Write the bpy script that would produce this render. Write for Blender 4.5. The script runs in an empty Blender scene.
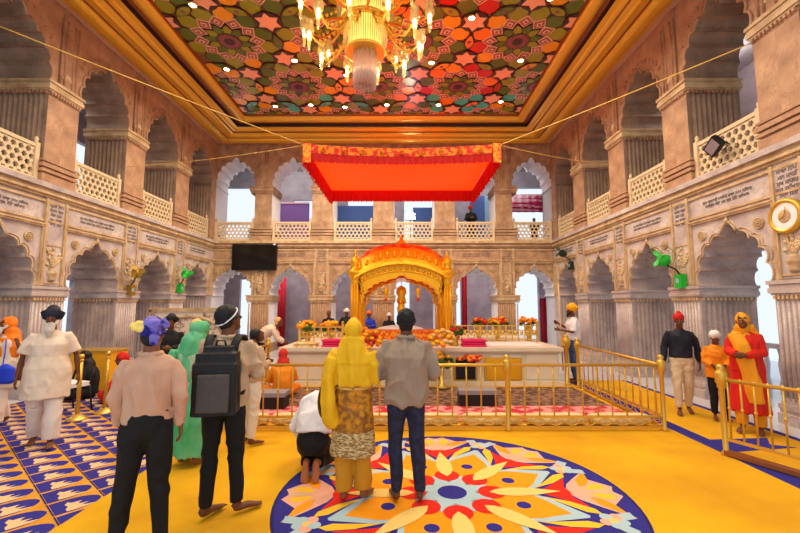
import bpy, math, random
from math import sin, cos, pi, radians, sqrt, exp
from mathutils import Vector, Matrix, noise
random.seed(7)
V = Vector
S = bpy.context.scene
COL = S.collection
# ------------------------------------------------------------ camera, world, exposure
cd = bpy.data.cameras.new('camera'); cam = bpy.data.objects.new('camera', cd); COL.objects.link(cam)
cam.location = (0, 0, 1.8); cam.rotation_euler = (radians(90) + math.atan(38.5 / 400), 0, 0)
cd.lens = 18.0; cd.sensor_width = 36.0; cd.shift_x = -0.0025; cd.clip_start = 0.05; cd.clip_end = 200
S.camera = cam
W = bpy.data.worlds.new('world'); S.world = W; W.use_nodes = True
WB = W.node_tree.nodes['Background']; WB.inputs[0].default_value = (0.82, 0.90, 1.0, 1); WB.inputs[1].default_value = 1.15
S.view_settings.view_transform = 'Standard'; S.view_settings.look = 'None'
S.view_settings.gamma = 1.0; S.view_settings.exposure = -0.08; S.view_settings.use_curve_mapping = False
DOWN_W = 42.0      # watt of each ceiling downlight
CHAND_W = 9.0      # watt of each chandelier lamp
XR, XL, YB = 5.87, -7.3, 15.36     # inner faces of the right, left and back walls
TH = 1.1                            # thickness of the arcades
# ------------------------------------------------------------ materials
def lin(h):
    r = [int(h[i:i + 2], 16) / 255 for i in (0, 2, 4)]
    return tuple((c / 12.92 if c <= .04045 else ((c + .055) / 1.055) ** 2.4) for c in r) + (1,)
MATS = {}
def mat(name, col, rough=.6, metal=0, col2=None, scale=6, detail=4, bump=0, bscale=30, emit=0, spec=.4, stretch=None, coat=0, veins=None, contrast=.25):
    if name in MATS: return MATS[name]
    m = bpy.data.materials.new(name); m.use_nodes = True; nt = m.node_tree; N = nt.nodes; L = nt.links
    b = N['Principled BSDF']; c = lin(col) if isinstance(col, str) else col
    b.inputs['Base Color'].default_value = c; b.inputs['Roughness'].default_value = rough
    b.inputs['Metallic'].default_value = metal; b.inputs['Specular IOR Level'].default_value = spec
    if coat: b.inputs['Coat Weight'].default_value = coat
    if emit: b.inputs['Emission Color'].default_value = c; b.inputs['Emission Strength'].default_value = emit
    tc = N.new('ShaderNodeTexCoord'); mp = N.new('ShaderNodeMapping'); L.new(tc.outputs['Object'], mp.inputs[0])
    if stretch: mp.inputs['Scale'].default_value = stretch
    if col2:
        n = N.new('ShaderNodeTexNoise'); n.inputs['Scale'].default_value = scale; n.inputs['Detail'].default_value = detail
        L.new(mp.outputs[0], n.inputs[0]); r = N.new('ShaderNodeValToRGB'); L.new(n.outputs[0], r.inputs[0])
        r.color_ramp.elements[0].color = c; r.color_ramp.elements[1].color = lin(col2)
        r.color_ramp.elements[0].position = .5 - contrast / 2; r.color_ramp.elements[1].position = .5 + contrast / 2
        L.new(r.outputs[0], b.inputs['Base Color'])
        if veins:
            w = N.new('ShaderNodeTexNoise'); w.inputs['Scale'].default_value = 1.7; w.inputs['Detail'].default_value = 8; w.inputs['Distortion'].default_value = 1.8
            L.new(mp.outputs[0], w.inputs[0]); q = N.new('ShaderNodeValToRGB'); L.new(w.outputs[0], q.inputs[0]); e = q.color_ramp.elements
            e[0].position = .485; e[0].color = (0, 0, 0, 1); e[1].position = .515; e[1].color = (0, 0, 0, 1); k = e.new(.5); k.color = (.38, .38, .38, 1)
            mx = N.new('ShaderNodeMix'); mx.data_type = 'RGBA'; L.new(q.outputs[0], mx.inputs[0]); L.new(r.outputs[0], mx.inputs[6]); mx.inputs[7].default_value = lin(veins)
            L.new(mx.outputs[2], b.inputs['Base Color'])
    if bump:
        n = N.new('ShaderNodeTexNoise'); n.inputs['Scale'].default_value = bscale; n.inputs['Detail'].default_value = 5
        L.new(mp.outputs[0], n.inputs[0]); bp = N.new('ShaderNodeBump'); bp.inputs['Strength'].default_value = bump
        bp.inputs['Distance'].default_value = .02; L.new(n.outputs[0], bp.inputs['Height']); L.new(bp.outputs[0], b.inputs['Normal'])
    MATS[name] = m
    return m
mat('marble_lower', 'd6cac2', .4, col2='a89a9c', scale=2.6, detail=12, contrast=.42, bump=.35, veins='7a625a')
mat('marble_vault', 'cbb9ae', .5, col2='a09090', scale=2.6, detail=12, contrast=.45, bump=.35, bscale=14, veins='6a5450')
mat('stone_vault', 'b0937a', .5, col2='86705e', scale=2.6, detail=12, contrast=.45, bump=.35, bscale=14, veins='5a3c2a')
mat('marble_cream', 'dcc298', .45, col2='b08e64', scale=5, detail=10, contrast=.4, bump=.3)
mat('marble_upper_lit', 'cca27e', .5, col2='9c7458', scale=2.4, detail=12, contrast=.42, bump=.4, bscale=22, veins='7c5038')  # upper marble, with the warm light up there put into its peach colour
mat('stone_back', 'caa681', .5, col2='997659', scale=3.2, detail=12, contrast=.42, bump=.4, bscale=22, veins='6e4e3c')
mat('ink', '6a5a58', .6)
mat('plaster_grey', 'b3adb3', .7, col2='a29aa3', scale=2)
mat('plaster_lilac', 'ab9da6', .7, col2='978893', scale=2)
mat('plaster_white', 'e9eaf0', .6)
mat('floor_marble', 'dcdde2', .18, col2='c6c8d2', scale=1.2, detail=8, contrast=.5)
mat('gold', 'fbb81e', .3, .55, bump=.5, bscale=34)
mat('gold_paint', 'ecb436', .28, .4)
mat('cornice_stone', 'cfa890', .5)
mat('orange_paint', 'd8741c', .3, .4)
mat('brown_paint', '8a4a1a', .35, .3)
mat('dark_groove', '2a1210', .5)
mat('brass', 'd9ae46', .3, .5)
mat('pale_brass', 'e2bd5c', .35, .6)
mat('black', '121214', .5)
mat('screen', '050607', .12)
mat('white_cloth', 'f0eeee', .8, bump=.2)
mat('skin', '8a5434', .6)
mat('skin_dark', '6a3c22', .6)
mat('sole', 'b06a38', .7)
mat('eye_white', 'e8e4dc', .3); mat('eye_dark', '140c08', .2)
mat('hair', '14100f', .6, bump=.4, bscale=60)
mat('beard', 'cfc6ba', .8, bump=.5, bscale=60)
# ------------------------------------------------------------ mesh helper
class MB:
    def __init__(s): s.v = []; s.f = []; s.m = []; s.sm = []; s.mats = []
    def mi(s, m):
        if m not in s.mats: s.mats.append(m)
        return s.mats.index(m)
    def add(s, vs, fs, m, smooth=False):
        o = len(s.v); k = s.mi(m); s.v += [tuple(p) for p in vs]
        for f in fs: s.f.append(tuple(i + o for i in f)); s.m.append(k); s.sm.append(smooth)
        return s
    def box(s, x0, x1, y0, y1, z0, z1, m, M=None):
        vs = [V((x, y, z)) for x in (x0, x1) for y in (y0, y1) for z in (z0, z1)]
        if M: vs = [M @ p for p in vs]
        return s.add(vs, [(0, 1, 3, 2), (4, 6, 7, 5), (0, 4, 5, 1), (2, 3, 7, 6), (0, 2, 6, 4), (1, 5, 7, 3)], m)
    def lathe(s, prof, c=(0, 0, 0), n=16, m='gold', M=None, smooth=True, axis=None):
        vs = []; fs = []; c = V(c)
        R = axis.to_track_quat('Z', 'Y').to_matrix() if axis else Matrix.Identity(3)
        for r, z in prof:
            for i in range(n):
                a = 2 * pi * i / n; p = c + R @ V((r * cos(a), r * sin(a), z)); vs.append(M @ p if M else p)
        for j in range(len(prof) - 1):
            for i in range(n):
                k = (i + 1) % n; fs.append((j * n + i, j * n + k, (j + 1) * n + k, (j + 1) * n + i))
        fs.append(tuple(range(n))[::-1]); fs.append(tuple(range((len(prof) - 1) * n, len(prof) * n)))
        return s.add(vs, fs, m, smooth)
    def tube(s, pts, rad, m, n=10, side=(1, 0, 0), cap=True, smooth=True):
        pts = [V(p) for p in pts]; k = len(pts); rs = rad if isinstance(rad, (list, tuple)) else [rad] * k
        vs = []; fs = []; sd = V(side)
        for i, p in enumerate(pts):
            t = (pts[min(i + 1, k - 1)] - pts[max(i - 1, 0)])
            t = t.normalized() if t.length > 1e-9 else V((0, 0, 1))
            x = sd - t * sd.dot(t)
            if x.length < .15: x = V((0, 1, 0)) - t * t.y
            if x.length < .15: x = V((0, 0, 1)) - t * t.z
            x.normalize(); y = t.cross(x); r = rs[i]; a, b = r if isinstance(r, (list, tuple)) else (r, r)
            for j in range(n):
                q = 2 * pi * j / n; vs.append(p + x * (a * cos(q)) + y * (b * sin(q)))
        for i in range(k - 1):
            for j in range(n):
                l = (j + 1) % n; fs.append((i * n + j, i * n + l, (i + 1) * n + l, (i + 1) * n + j))
        if cap: fs.append(tuple(range(n))[::-1]); fs.append(tuple(range((k - 1) * n, k * n)))
        return s.add(vs, fs, m, smooth)
    def ell(s, c, r, m, nu=14, nv=8, R=None):
        vs = []; fs = []; c = V(c)
        if not isinstance(r, (list, tuple)): r = (r, r, r)
        for j in range(1, nv):
            a = pi * j / nv
            for i in range(nu):
                b = 2 * pi * i / nu; p = V((r[0] * sin(a) * cos(b), r[1] * sin(a) * sin(b), r[2] * cos(a)))
                vs.append(c + (R @ p if R else p))
        t = len(vs); p = V((0, 0, r[2])); vs += [c + (R @ p if R else p), c - (R @ p if R else p)]
        for j in range(nv - 2):
            for i in range(nu):
                k = (i + 1) % nu; fs.append((j * nu + i, (j + 1) * nu + i, (j + 1) * nu + k, j * nu + k))
        for i in range(nu):
            k = (i + 1) % nu; fs.append((t, i, k)); fs.append((t + 1, (nv - 2) * nu + k, (nv - 2) * nu + i))
        return s.add(vs, fs, m, True)
    def poly(s, pts, z, m, M=None):       # flat polygon in the xy plane
        vs = [V((p[0], p[1], z)) for p in pts]
        if M: vs = [M @ p for p in vs]
        return s.add(vs, [tuple(range(len(vs)))], m)
    def prism(s, pts, y0, y1, m, M=None):  # polygon in the xz plane, extruded along y
        n = len(pts); vs = [V((p[0], y0, p[1])) for p in pts] + [V((p[0], y1, p[1])) for p in pts]
        if M: vs = [M @ p for p in vs]
        fs = [tuple(range(n)), tuple(range(2 * n - 1, n - 1, -1))] + [(i, i + n, (i + 1) % n + n, (i + 1) % n) for i in range(n)]
        return s.add(vs, fs, m)
    def mesh(s, name):
        me = bpy.data.meshes.new(name); me.from_pydata(s.v, [], s.f)
        for m in s.mats: me.materials.append(MATS[m])
        me.polygons.foreach_set('material_index', s.m); me.polygons.foreach_set('use_smooth', s.sm)
        me.update(); return me
    def build(s, name, parent=None, loc=None, fix=True):
        me = s.mesh(name)
        if fix:
            import bmesh
            b = bmesh.new(); b.from_mesh(me); bmesh.ops.recalc_face_normals(b, faces=b.faces); b.to_mesh(me); b.free()
        return link(name, me, parent, loc)
def link(name, me, parent=None, loc=None, rot=None):
    o = bpy.data.objects.new(name, me); COL.objects.link(o)
    if parent: o.parent = parent
    if loc: o.location = loc
    if rot: o.rotation_euler = rot
    return o
def tag(o, label, cat, group=None):
    o['label'] = label; o['category'] = cat
    if group: o['group'] = group
    return o
def thing(name, label, cat, loc=(0, 0, 0), rz=0, group=None, sc=1):
    o = bpy.data.objects.new(name, None); o.empty_display_size = .1; COL.objects.link(o)
    o.location = loc; o.rotation_euler = (0, 0, radians(rz)); o.scale = (sc,) * 3
    return tag(o, label, cat, group)
def struct(name, loc=(0, 0, 0), rz=0):
    o = bpy.data.objects.new(name, None); o.empty_display_size = .1; COL.objects.link(o); o.location = loc
    o.rotation_euler = (0, 0, radians(rz)); o['kind'] = 'structure'; return o
def kids(o, reg):
    return reg.get(o.name, [])
def copy_tree(o, parent=None):
    c = o.copy(); COL.objects.link(c)
    if parent: c.parent = parent
    for ch in [x for x in list(o.children)]: copy_tree(ch, c)
    return c
# ------------------------------------------------------------ arcade module
def arch_curve(a, b, nf=9, pp=6, dp=.09):
    pts = []
    for i in range(nf * pp + 1):
        t = i / (nf * pp); th = pi * t; fr = (t * nf) % 1
        sc = 1 - dp * (1 - abs(sin(pi * fr)) ** .55)
        ex = 1 + .15 * exp(-((th - pi / 2) / .15) ** 2)
        cx = cos(th); x = a * (1 if cx > 0 else -1) * abs(cx) ** .85 * sc; z = b / 1.15 * abs(sin(th)) ** .92 * sc * ex
        pts.append((x, max(z, 0)))
    return pts
def fluted(j, w, T, sgn, nfl=9):
    # horizontal outline of a pier between x=j (the jamb, fluted) and x=w
    p = [(w, 0), (j, 0)]
    m0 = .07; st = (T - 2 * m0) / nfl
    for k in range(nfl):
        y0 = m0 + k * st
        for q in range(5):
            a = pi * (q / 4); p.append((j + sgn * (.012 + .028 * sin(a)) if 0 < q < 4 else j, y0 + st * (.08 + .84 * q / 4)))
    p += [(j, T), (w, T)]
    return p
def bay(wl, wr, z0, zs, rise, zt, fm, vm, j=.79, a=.8, T=TH):
    mb = MB(); C = arch_curve(a, rise); H = zt - zs
    out = []
    for x, z in C:
        w = wr if x > 0 else wl
        k = min(w / abs(x) if abs(x) > 1e-6 else 1e9, H / z if z > 1e-6 else 1e9); out.append((x * k, z * k))
    for y, fl in ((0, 0), (T, 1)):
        vs = [V((x, y, zs + z)) for x, z in C] + [V((x, y, zs + z)) for x, z in out]; n = len(C); fs = []
        vs += [V((wr, y, zt)), V((-wl, y, zt))]
        for i in range(n - 1):
            fs.append((i, i + 1, n + i + 1, n + i))
            p, q = out[i], out[i + 1]
            if abs(p[0] - wr) < 1e-5 and abs(q[1] - H) < 1e-5 and p[1] < H - 1e-5: fs.append((n + i, n + i + 1, 2 * n))
            if abs(q[0] + wl) < 1e-5 and abs(p[1] - H) < 1e-5 and q[1] < H - 1e-5: fs.append((n + i, n + i + 1, 2 * n + 1))
        mb.add(vs, fs, fm if not fl else vm)
    n = len(C); vs = [V((x, y, zs + z)) for y in (0, T) for x, z in C]
    mb.add(vs, [(i, i + 1, n + i + 1, n + i) for i in range(n - 1)], vm, False)
    x0, x1 = C[0][0], C[-1][0]
    for s, w in ((1, wr), (-1, wl)):
        o = fluted(s * j, s * w, T, s); k = len(o); vs = [V((p[0], p[1], z)) for z in (z0, zs) for p in o]
        fs = [(i, (i + 1) % k, k + (i + 1) % k, k + i) for i in range(k)]
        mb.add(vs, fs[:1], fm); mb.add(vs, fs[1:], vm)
        xa = x0 if s > 0 else x1
        lo, hi = sorted((xa, s * w)); mb.box(lo, hi, 0, T, zs - .001, zs + .001, vm)
    return mb
def capital(mb, x0, x1, z, m, m2, T=TH, h=.26):   # moulded band with dentils around a pier, z is its top
    for k, (dz0, dz1, pr) in enumerate(((0, .06, .07), (.06, .12, .045), (.12, .2, .06), (.2, .23, .035))):
        mb.box(x0 - pr, x1 + pr, -pr, T + pr * .5, z - dz1 + .002, z - dz0, m)
    nd = max(4, int((x1 - x0) / .07)); st = (x1 - x0) / nd
    for i in range(nd): mb.box(x0 + st * (i + .2), x0 + st * (i + .75), -.05, 0, z - .29, z - .235, m2)
    nd = int(T / .08); st = T / nd
    for i in range(nd):
        for a, b in ((x0 - .04, x0), (x1, x1 + .04)): mb.box(a, b, st * (i + .2), st * (i + .75), z - .29, z - .235, m2)
def rosette(mb, x, z, r, m, y=0):
    ax = V((0, -1, 0))
    mb.lathe([(r, 0), (r, .02), (r * .85, .035), (r * .72, .02), (r * .7, .012)], (x, y, z), 16, m, axis=ax)
    for i in range(8):
        a = i * pi / 4; mb.ell((x + cos(a) * r * .45, y - .02, z + sin(a) * r * .45), (r * .22, .018, r * .22), m, 8, 5)
    mb.ell((x, y - .025, z), (r * .22, .025, r * .22), m, 8, 5)
def bouquet(mb, x, z, h, m, seed=0):   # low relief of a flower vase
    rnd = random.Random(seed)
    mb.lathe([(.02, 0), (.09, .01), (.05, .05), (.1, .12), (.11, .17), (.06, .22), (.08, .25)], (x, .0, z), 12, m)
    for i in range(26):
        a = rnd.uniform(-1.25, 1.25); r = rnd.uniform(.12, 1) * h * .62
        cx = x + sin(a) * r * .5; cz = z + .25 + cos(a) * r * 1.0
        mb.tube([(x, -.01, z + .22), (cx, -.018, cz)], .008, m, 5)
        mb.ell((cx, -.012, cz), (.032, .03, .042), m, 8, 5, Matrix.Rotation(a, 3, 'Y'))
def gtext(body, size, m, name='inscription'):
    c = bpy.data.curves.new(name, 'FONT'); c.body = body; c.size = size; c.align_x = 'CENTER'; c.align_y = 'CENTER'; c.space_line = 1.0
    c.extrude = .002; c.resolution_u = 3; o = bpy.data.objects.new(name, c); COL.objects.link(o)
    dg = bpy.context.evaluated_depsgraph_get(); me = bpy.data.meshes.new_from_object(o.evaluated_get(dg))
    bpy.data.objects.remove(o); me.materials.clear(); me.materials.append(MATS[m]); me.name = name; return me
LONG = [gtext('ਗੁਰ ਪਰਸਾਦੀ ਪਾਈਐ ਸਾਚਾ ਨਾਮ ਨਿਧਾਨ\nਸਤਿਗੁਰ ਸੇਵਾ ਮਨ ਸੁਖ ਹੋਇ ਗਿਆਨ', .082, 'ink'),
        gtext('ਮਨ ਤਨ ਸੀਤਲ ਸਾਂਤ ਸਹਜ ਘਰ ਪਾਇਆ\nਜਨਮ ਮਰਨ ਦੁਖ ਕਾਟੇ ਨਾਮ ਧਿਆਇਆ', .082, 'ink')]
SHORT = [gtext('ਸਾਚਾ ਨਾਮ\nਮਨ ਮਾਹਿ\nਸੁਖ ਸਾਗਰ\nਗੁਰ ਗਿਆਨ\nਸਦਾ ਸੰਗ', .095, 'ink'), gtext('ਪ੍ਰਭ ਨਾਮ\nਸਹਜ ਘਰ\nਸੇਵਾ ਮਨ\nਜਪ ਸਾਚਾ\nਸਾਂਤ ਸੁਖ', .095, 'ink')]
# ------------------------------------------------------------ the arcaded walls
Z1, Z2, ZT = 4.0, 4.27, 8.2       # string course bottom, its top, the wall top
BW = 2.36
def lower_meshes(wl, wr, fm, cm):
    R = {}
    R['arched_bay'] = bay(wl, wr, .0, 2.15, 1.1, Z1, fm, 'marble_vault' if fm != 'stone_back' else 'plaster_white')  # back arches: daylight on soffits and jambs put into the white
    d = MB()
    fl, fr = min(.93, wl - .02), min(.93, wr - .02)
    for x in (-fl, fr): 
        d.box(x - .045, x + .045, -.035, 0, 2.16, 3.46, cm); d.box(x - .015, x + .015, -.055, -.03, 2.2, 3.42, cm)
    d.box(-fl - .045, fr + .045, -.045, 0, 3.39, 3.46, cm); d.box(-fl, fr, -.065, -.03, 3.425, 3.45, cm)
    R['frame_moulding'] = d
    d = MB(); C = arch_curve(.8, 1.1)
    d.tube([(x * 1.03, -.012, 2.15 + z * 1.02) for x, z in C], .016, cm, 6, cap=True)
    d.tube([(x * 1.13 , -.006, 2.15 + z * 1.07) for x, z in C if z < 1.1], .013, cm, 5, cap=True)
    d.ell((0, -.03, 3.31), (.045, .03, .05), cm, 8, 6); d.ell((-.05, -.02, 3.27), (.035, .02, .03), cm, 8, 6); d.ell((.05, -.02, 3.27), (.035, .02, .03), cm, 8, 6)
    d.ell((0, -.02, 3.37), (.02, .02, .04), cm, 8, 6)
    R['arch_rim'] = d
    d = MB()
    for x in (-.62, .62): rosette(d, x, 3.14, .1, cm)
    R['medallion'] = d
    d = MB()
    d.box(-wl, wr, -.03, 0, 3.5, 3.54, cm); d.box(-wl, wr, -.03, 0, 3.9, 3.95, cm); 
    R['band_moulding'] = d
    return R
def pier_meshes(hw, fm, cm, top=True, seed=0):
    R = {}
    d = MB(); capital(d, -hw, hw, 2.18, fm if fm != 'stone_back' else cm, cm); R['capital'] = d
    d = MB(); d.box(-.27, .27, -.02, 0, 2.2, Z1, fm); 
    for x in (-.24, .24): d.box(x - .03, x + .03, -.05, 0, 2.2, Z1 - .02, cm)
    for z in (2.24, 3.02): d.box(-.21, .21, -.035, 0, z, z + .03, cm)
    R['pilaster'] = d
    d = MB(); bouquet(d, 0, 2.3, .75, cm, seed)
    for v in range(len(d.v)): p = d.v[v]; d.v[v] = (p[0], p[1] * .8 - .02, p[2])
    R['flower_relief'] = d
    d = MB(); 
    for z0, z1, pr in ((0, .16, .08), (.16, .22, .05), (.22, .3, .065), (.3, .34, .03)): d.box(-hw - pr * .6, hw + pr * .6, -pr, TH + .02, z0, z1, fm)
    R['plinth'] = d
    d = MB(); n = 9
    for i in range(n):
        x = -hw + .05 + (2 * hw - .1) * i / (n - 1); d.tube([(x, -.002, .36), (x, -.002, 1.86)], (hw / n * .8, .022), fm, 8)
    d.box(-hw, hw, -.03, 0, .34, .4, fm); R['fluting'] = d
    return R
def upper_pier(hw, um, cm):
    R = {}
    d = MB(); capital(d, -hw, hw, 6.45, cm, um); R['gallery_capital'] = d
    d = MB()
    for z0, z1, pr in ((Z2, Z2 + .2, .03), (Z2 + .24, Z2 + .3, .05), (Z2 + .34, Z2 + .42, .06), (Z2 + .46, Z2 + .5, .04)): d.box(-hw - pr, hw + pr, -pr, TH, z0, z1, um)
    R['gallery_plinth'] = d
    d = MB(); d.box(-.2, .2, -.03, 0, 6.47, ZT, um)
    for x in (-.2, -.1, .1, .2): d.tube([(x, -.035, 6.5), (x, -.035, 7.95)], .022, um, 6)
    for i in range(7):
        a = (i - 3) * .42; d.ell((sin(a) * .1, -.03, 6.62 + cos(a) * .1), (.022, .02, .07), cm, 8, 5, Matrix.Rotation(a, 3, 'Y'))
    R['gallery_pilaster'] = d
    return R
def upper_meshes(wl, wr, um, cm):
    R = {}
    R['gallery_bay'] = bay(wl, wr, Z2, 6.42, 1.2, ZT, um, 'stone_vault' if um != 'stone_back' else 'plaster_white', j=.79, a=.8)  # back gallery arches get the same painted-in daylight white
    d = MB(); C = arch_curve(.8, 1.2)
    d.tube([(x * 1.04, -.012, 6.42 + z * 1.02) for x, z in C], .028, um, 6)
    for s in (-1, 1):
        for k in range(7):
            a = radians(35 + k * 9); x = s * cos(a) * (.98 + .04 * (k % 2)); z = 6.42 + sin(a) * 1.32
            if z < 7.9: d.ell((x, -.02, z), (.05, .025, .03), um, 8, 5, Matrix.Rotation(-s * a, 3, 'Y'))
    R['gallery_arch_rim'] = d
    return R
def string_course(x0, x1, m, m2):
    d = MB()
    for z0, z1, pr in ((Z1, Z1 + .05, .05), (Z1 + .05, Z1 + .1, .09), (Z1 + .1, Z1 + .17, .07), (Z1 + .17, Z2, .13)): d.box(x0, x1, -pr, TH, z0, z1, m if z0 < Z1 + .17 else m2)
    return d
def put(R, parent, x, cache, key):
    for nm, mb in R.items():
        k = (key, nm)
        if k not in cache:
            o = mb.build(nm, parent, (x, 0, 0)); cache[k] = o.data
        else: link(nm, cache[k], parent, (x, 0, 0))
def side_wall(name, loc, rz, sgn):
    w = struct(name, loc, rz); cache = {}
    LM = lower_meshes(BW / 2, BW / 2, 'marble_lower', 'marble_cream'); UM = upper_meshes(BW / 2, BW / 2, 'marble_upper_lit', 'marble_upper_lit')
    PM = pier_meshes(.39, 'marble_lower', 'marble_cream'); UP = upper_pier(.39, 'marble_upper_lit', 'marble_cream')
    P = [5.92 + BW * k for k in (-2, -1, 0, 1, 2, 3)]
    for i, y in enumerate(P):
        x = sgn * y; put(PM, w, x, cache, 'p'); put(UP, w, x, cache, 'u')
        link('inscription', SHORT[i % 2], w, (x, -.024, 3.66), (radians(90), 0, 0))
    for i, y in enumerate(P):
        x = sgn * (y + BW / 2); put(LM, w, x, cache, 'l'); put(UM, w, x, cache, 'um')
        link('inscription', LONG[i % 2], w, (x, -.005, 3.72), (radians(90), 0, 0))
    a, b = sorted((sgn * (P[0] - .4), sgn * (YB + TH))); string_course(a, b, 'marble_cream', 'marble_lower').build('string_course', w)
    return w, P
wall_right, PR = side_wall('wall_right', (XR, 0, 0), -90, -1)
wall_left, PL = side_wall('wall_left', (XL, 0, 0), 90, 1)
wall_back = struct('wall_back', (0, YB, 0)); cache = {}
XC = -.72; BB = 2.39
BP = [XC + BB * k for k in (-2, -1, 0, 1, 2)]
LM = lower_meshes(BB / 2, BB / 2, 'stone_back', 'marble_cream'); UM = upper_meshes(BB / 2, BB / 2, 'stone_back', 'stone_back')
PM = pier_meshes(.4, 'stone_back', 'marble_cream', seed=3); UP = upper_pier(.4, 'stone_back', 'stone_back')
for i, x in enumerate(BP):
    put(PM, wall_back, x, cache, 'p'); put(UP, wall_back, x, cache, 'u')
    link('inscription', SHORT[i % 2], wall_back, (x, -.024, 3.66), (radians(90), 0, 0))
    if i < 4:
        xx = x + BB / 2; put(LM, wall_back, xx, cache, 'l'); put(UM, wall_back, xx, cache, 'um')
        link('inscription', LONG[i % 2], wall_back, (xx, -.005, 3.72), (radians(90), 0, 0))
ew = 1.8; c1 = BP[0] - 1.05
put(lower_meshes(c1 - XL + .02, BP[0] - c1, 'stone_back', 'marble_cream'), wall_back, c1, cache, 'el'); put(upper_meshes(c1 - XL + .02, BP[0] - c1, 'stone_back', 'stone_back'), wall_back, c1, cache, 'eu')
c2 = BP[4] + 1.04
put(lower_meshes(c2 - BP[4], XR + .02 - c2, 'stone_back', 'marble_cream'), wall_back, c2, cache, 'er'); put(upper_meshes(c2 - BP[4], XR + .02 - c2, 'stone_back', 'stone_back'), wall_back, c2, cache, 'eur')
string_course(XL, XR, 'stone_back', 'marble_cream').build('string_course', wall_back)
# ------------------------------------------------------------ floor, galleries, outer walls
fl = MB(); fl.box(-13, 12, -1.5, 24, -.2, 0, 'floor_marble'); o = fl.build('floor'); o['kind'] = 'structure'
g = MB(); GW = 3.4
g.box(XR + TH, XR + GW, 1, YB + GW, 4.0, 4.2, 'plaster_grey'); g.box(XL - GW, XL - TH, 1, YB + GW, 4.0, 4.2, 'plaster_grey'); g.box(XL - TH, XR + TH, YB + TH, YB + GW, 4.0, 4.2, 'plaster_grey')
o = g.build('trim_1'); o['kind'] = 'structure'
g = MB(); g.box(XR, XR + GW, 1, YB + GW, ZT, ZT + .2, 'plaster_grey'); g.box(XL - GW, XL, 1, YB + GW, ZT, ZT + .2, 'plaster_grey'); g.box(XL, XR, YB, YB + GW, ZT, ZT + .2, 'plaster_grey')
o = g.build('trim_2'); o['kind'] = 'structure'
def outer(name, loc, rz, x0, x1, holes, ml, mu):   # wall in its own frame with rectangular openings (a, b, z0, z1)
    w = struct(name, loc, rz); mb = MB()
    for lv, (za, zb) in enumerate(((0, 4.1), (4.1, ZT))):
        hs = sorted(h for h in holes if za <= h[2] < zb); x = x0; m = ml if lv == 0 else mu
        for a, b, c, d in hs:
            mb.box(x, a, 0, .2, za, zb, m)
            if c > za: mb.box(a, b, 0, .2, za, c, m)
            if d < zb: mb.box(a, b, 0, .2, d, zb, m)
            x = b
        mb.box(x, x1, 0, .2, za, zb, m)
    mb.build('wall_panel', w); return w
# back: behind the arches, lilac panels with doorways to daylight
outer('wall_outer_back', (0, YB + GW, 0), 0, -11, 10, [(-7.6, -6.6, 0, 3), (-.55, .35, 0, 3.2), (1.75, 2.75, 0, 3.3), (4.7, 6.4, 0, 3.3),
      (-8.6, -6.4, 4.6, 7.4), (-5.2, -4.2, 4.9, 6.8), (-2.6, -.9, 4.5, 7), (.1, 1.7, 4.5, 7.2), (3.5, 4.1, 4.5, 7.0), (5.0, 7.4, 4.3, 7.4)], 'plaster_lilac', 'plaster_grey')
outer('wall_outer_right', (XR + GW, 0, 0), -90, -19, -1, [(-18.5 + 2.36 * k, -16.9 + 2.36 * k, z, t) for k in range(7) for z, t in ((0, 3.2),)] + [(-17.5 + 4.72 * k, -16.2 + 4.72 * k, 4.6, 7.0) for k in range(4)], 'plaster_white', 'plaster_lilac')
outer('wall_outer_left', (XL - GW, 0, 0), 90, 1, 19, [(9.2, 10.4, 4.6, 7.2), (12.2, 13.5, 4.6, 7.2), (15.0, 16.4, 4.6, 7.2), (6.2, 7.4, 4.6, 7.2), (8.2, 8.8, 0, 2.6), (12.6, 13.1, 0, 2.6)], 'plaster_lilac', 'plaster_lilac')
# ------------------------------------------------------------ ceiling
ZP = 8.45
prof = [(0, 8.19, 'cornice_stone'), (.2, 8.19, 'cornice_stone'), (.22, 8.1, 'cornice_stone'), (.3, 8.08, 'gold_paint')]
for i in range(9): a = pi * i / 8; prof.append((.5 - .18 * cos(a), 8.08 - .08 * sin(a), 'gold_paint'))
prof += [(.72, 8.1, 'brown_paint'), (.76, 8.06, 'gold_paint'), (.94, 8.04, 'gold_paint'), (.97, 8.08, 'gold_paint'), (1.0, 8.1, 'gold_paint'), (1.02, 8.08, 'orange_paint'), (1.1, 8.1, 'gold_paint'), (1.13, 8.14, 'brown_paint'), (1.2, 8.15, 'gold_paint'), (1.23, 8.19, 'gold_paint'), (1.36, 8.2, 'gold_paint'), (1.38, 8.32, 'dark_groove'), (1.5, 8.34, 'brown_paint'), (1.54, 8.28, 'gold_paint')]
for i in range(9): a = pi * i / 8; prof.append((1.68 - .13 * cos(a), 8.3 + .06 * i / 8 - .07 * sin(a), 'gold_paint'))
prof += [(1.86, ZP, 'brown_paint')]
cm = MB()
def rect(a, z):
    return [V((XL + a, 0 + a, z)), V((XR - a, 0 + a, z)), V((XR - a, YB - a * 1.08, z)), V((XL + a, YB - a * 1.08, z))]
for (a, z, _), (b, y, m) in zip(prof, prof[1:]):
    p = rect(a, z) + rect(b, y); cm.add(p, [(i, (i + 1) % 4, 4 + (i + 1) % 4, 4 + i) for i in range(4)], m)
ceiling = struct('ceiling')
cm.build('cove_moulding', ceiling)
x0, x1, y0, y1 = XL + 1.84, XR - 1.84, 1.84, YB - 1.86 * 1.08
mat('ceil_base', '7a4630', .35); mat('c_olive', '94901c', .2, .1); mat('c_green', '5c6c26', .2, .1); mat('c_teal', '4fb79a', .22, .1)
mat('c_orange', 'f07a14', .22, .1); mat('c_red', 'c91f08', .22, .1); mat('c_amber', 'eb9c14', .22, .1); mat('c_salmon', 'f0a880', .3)
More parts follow.
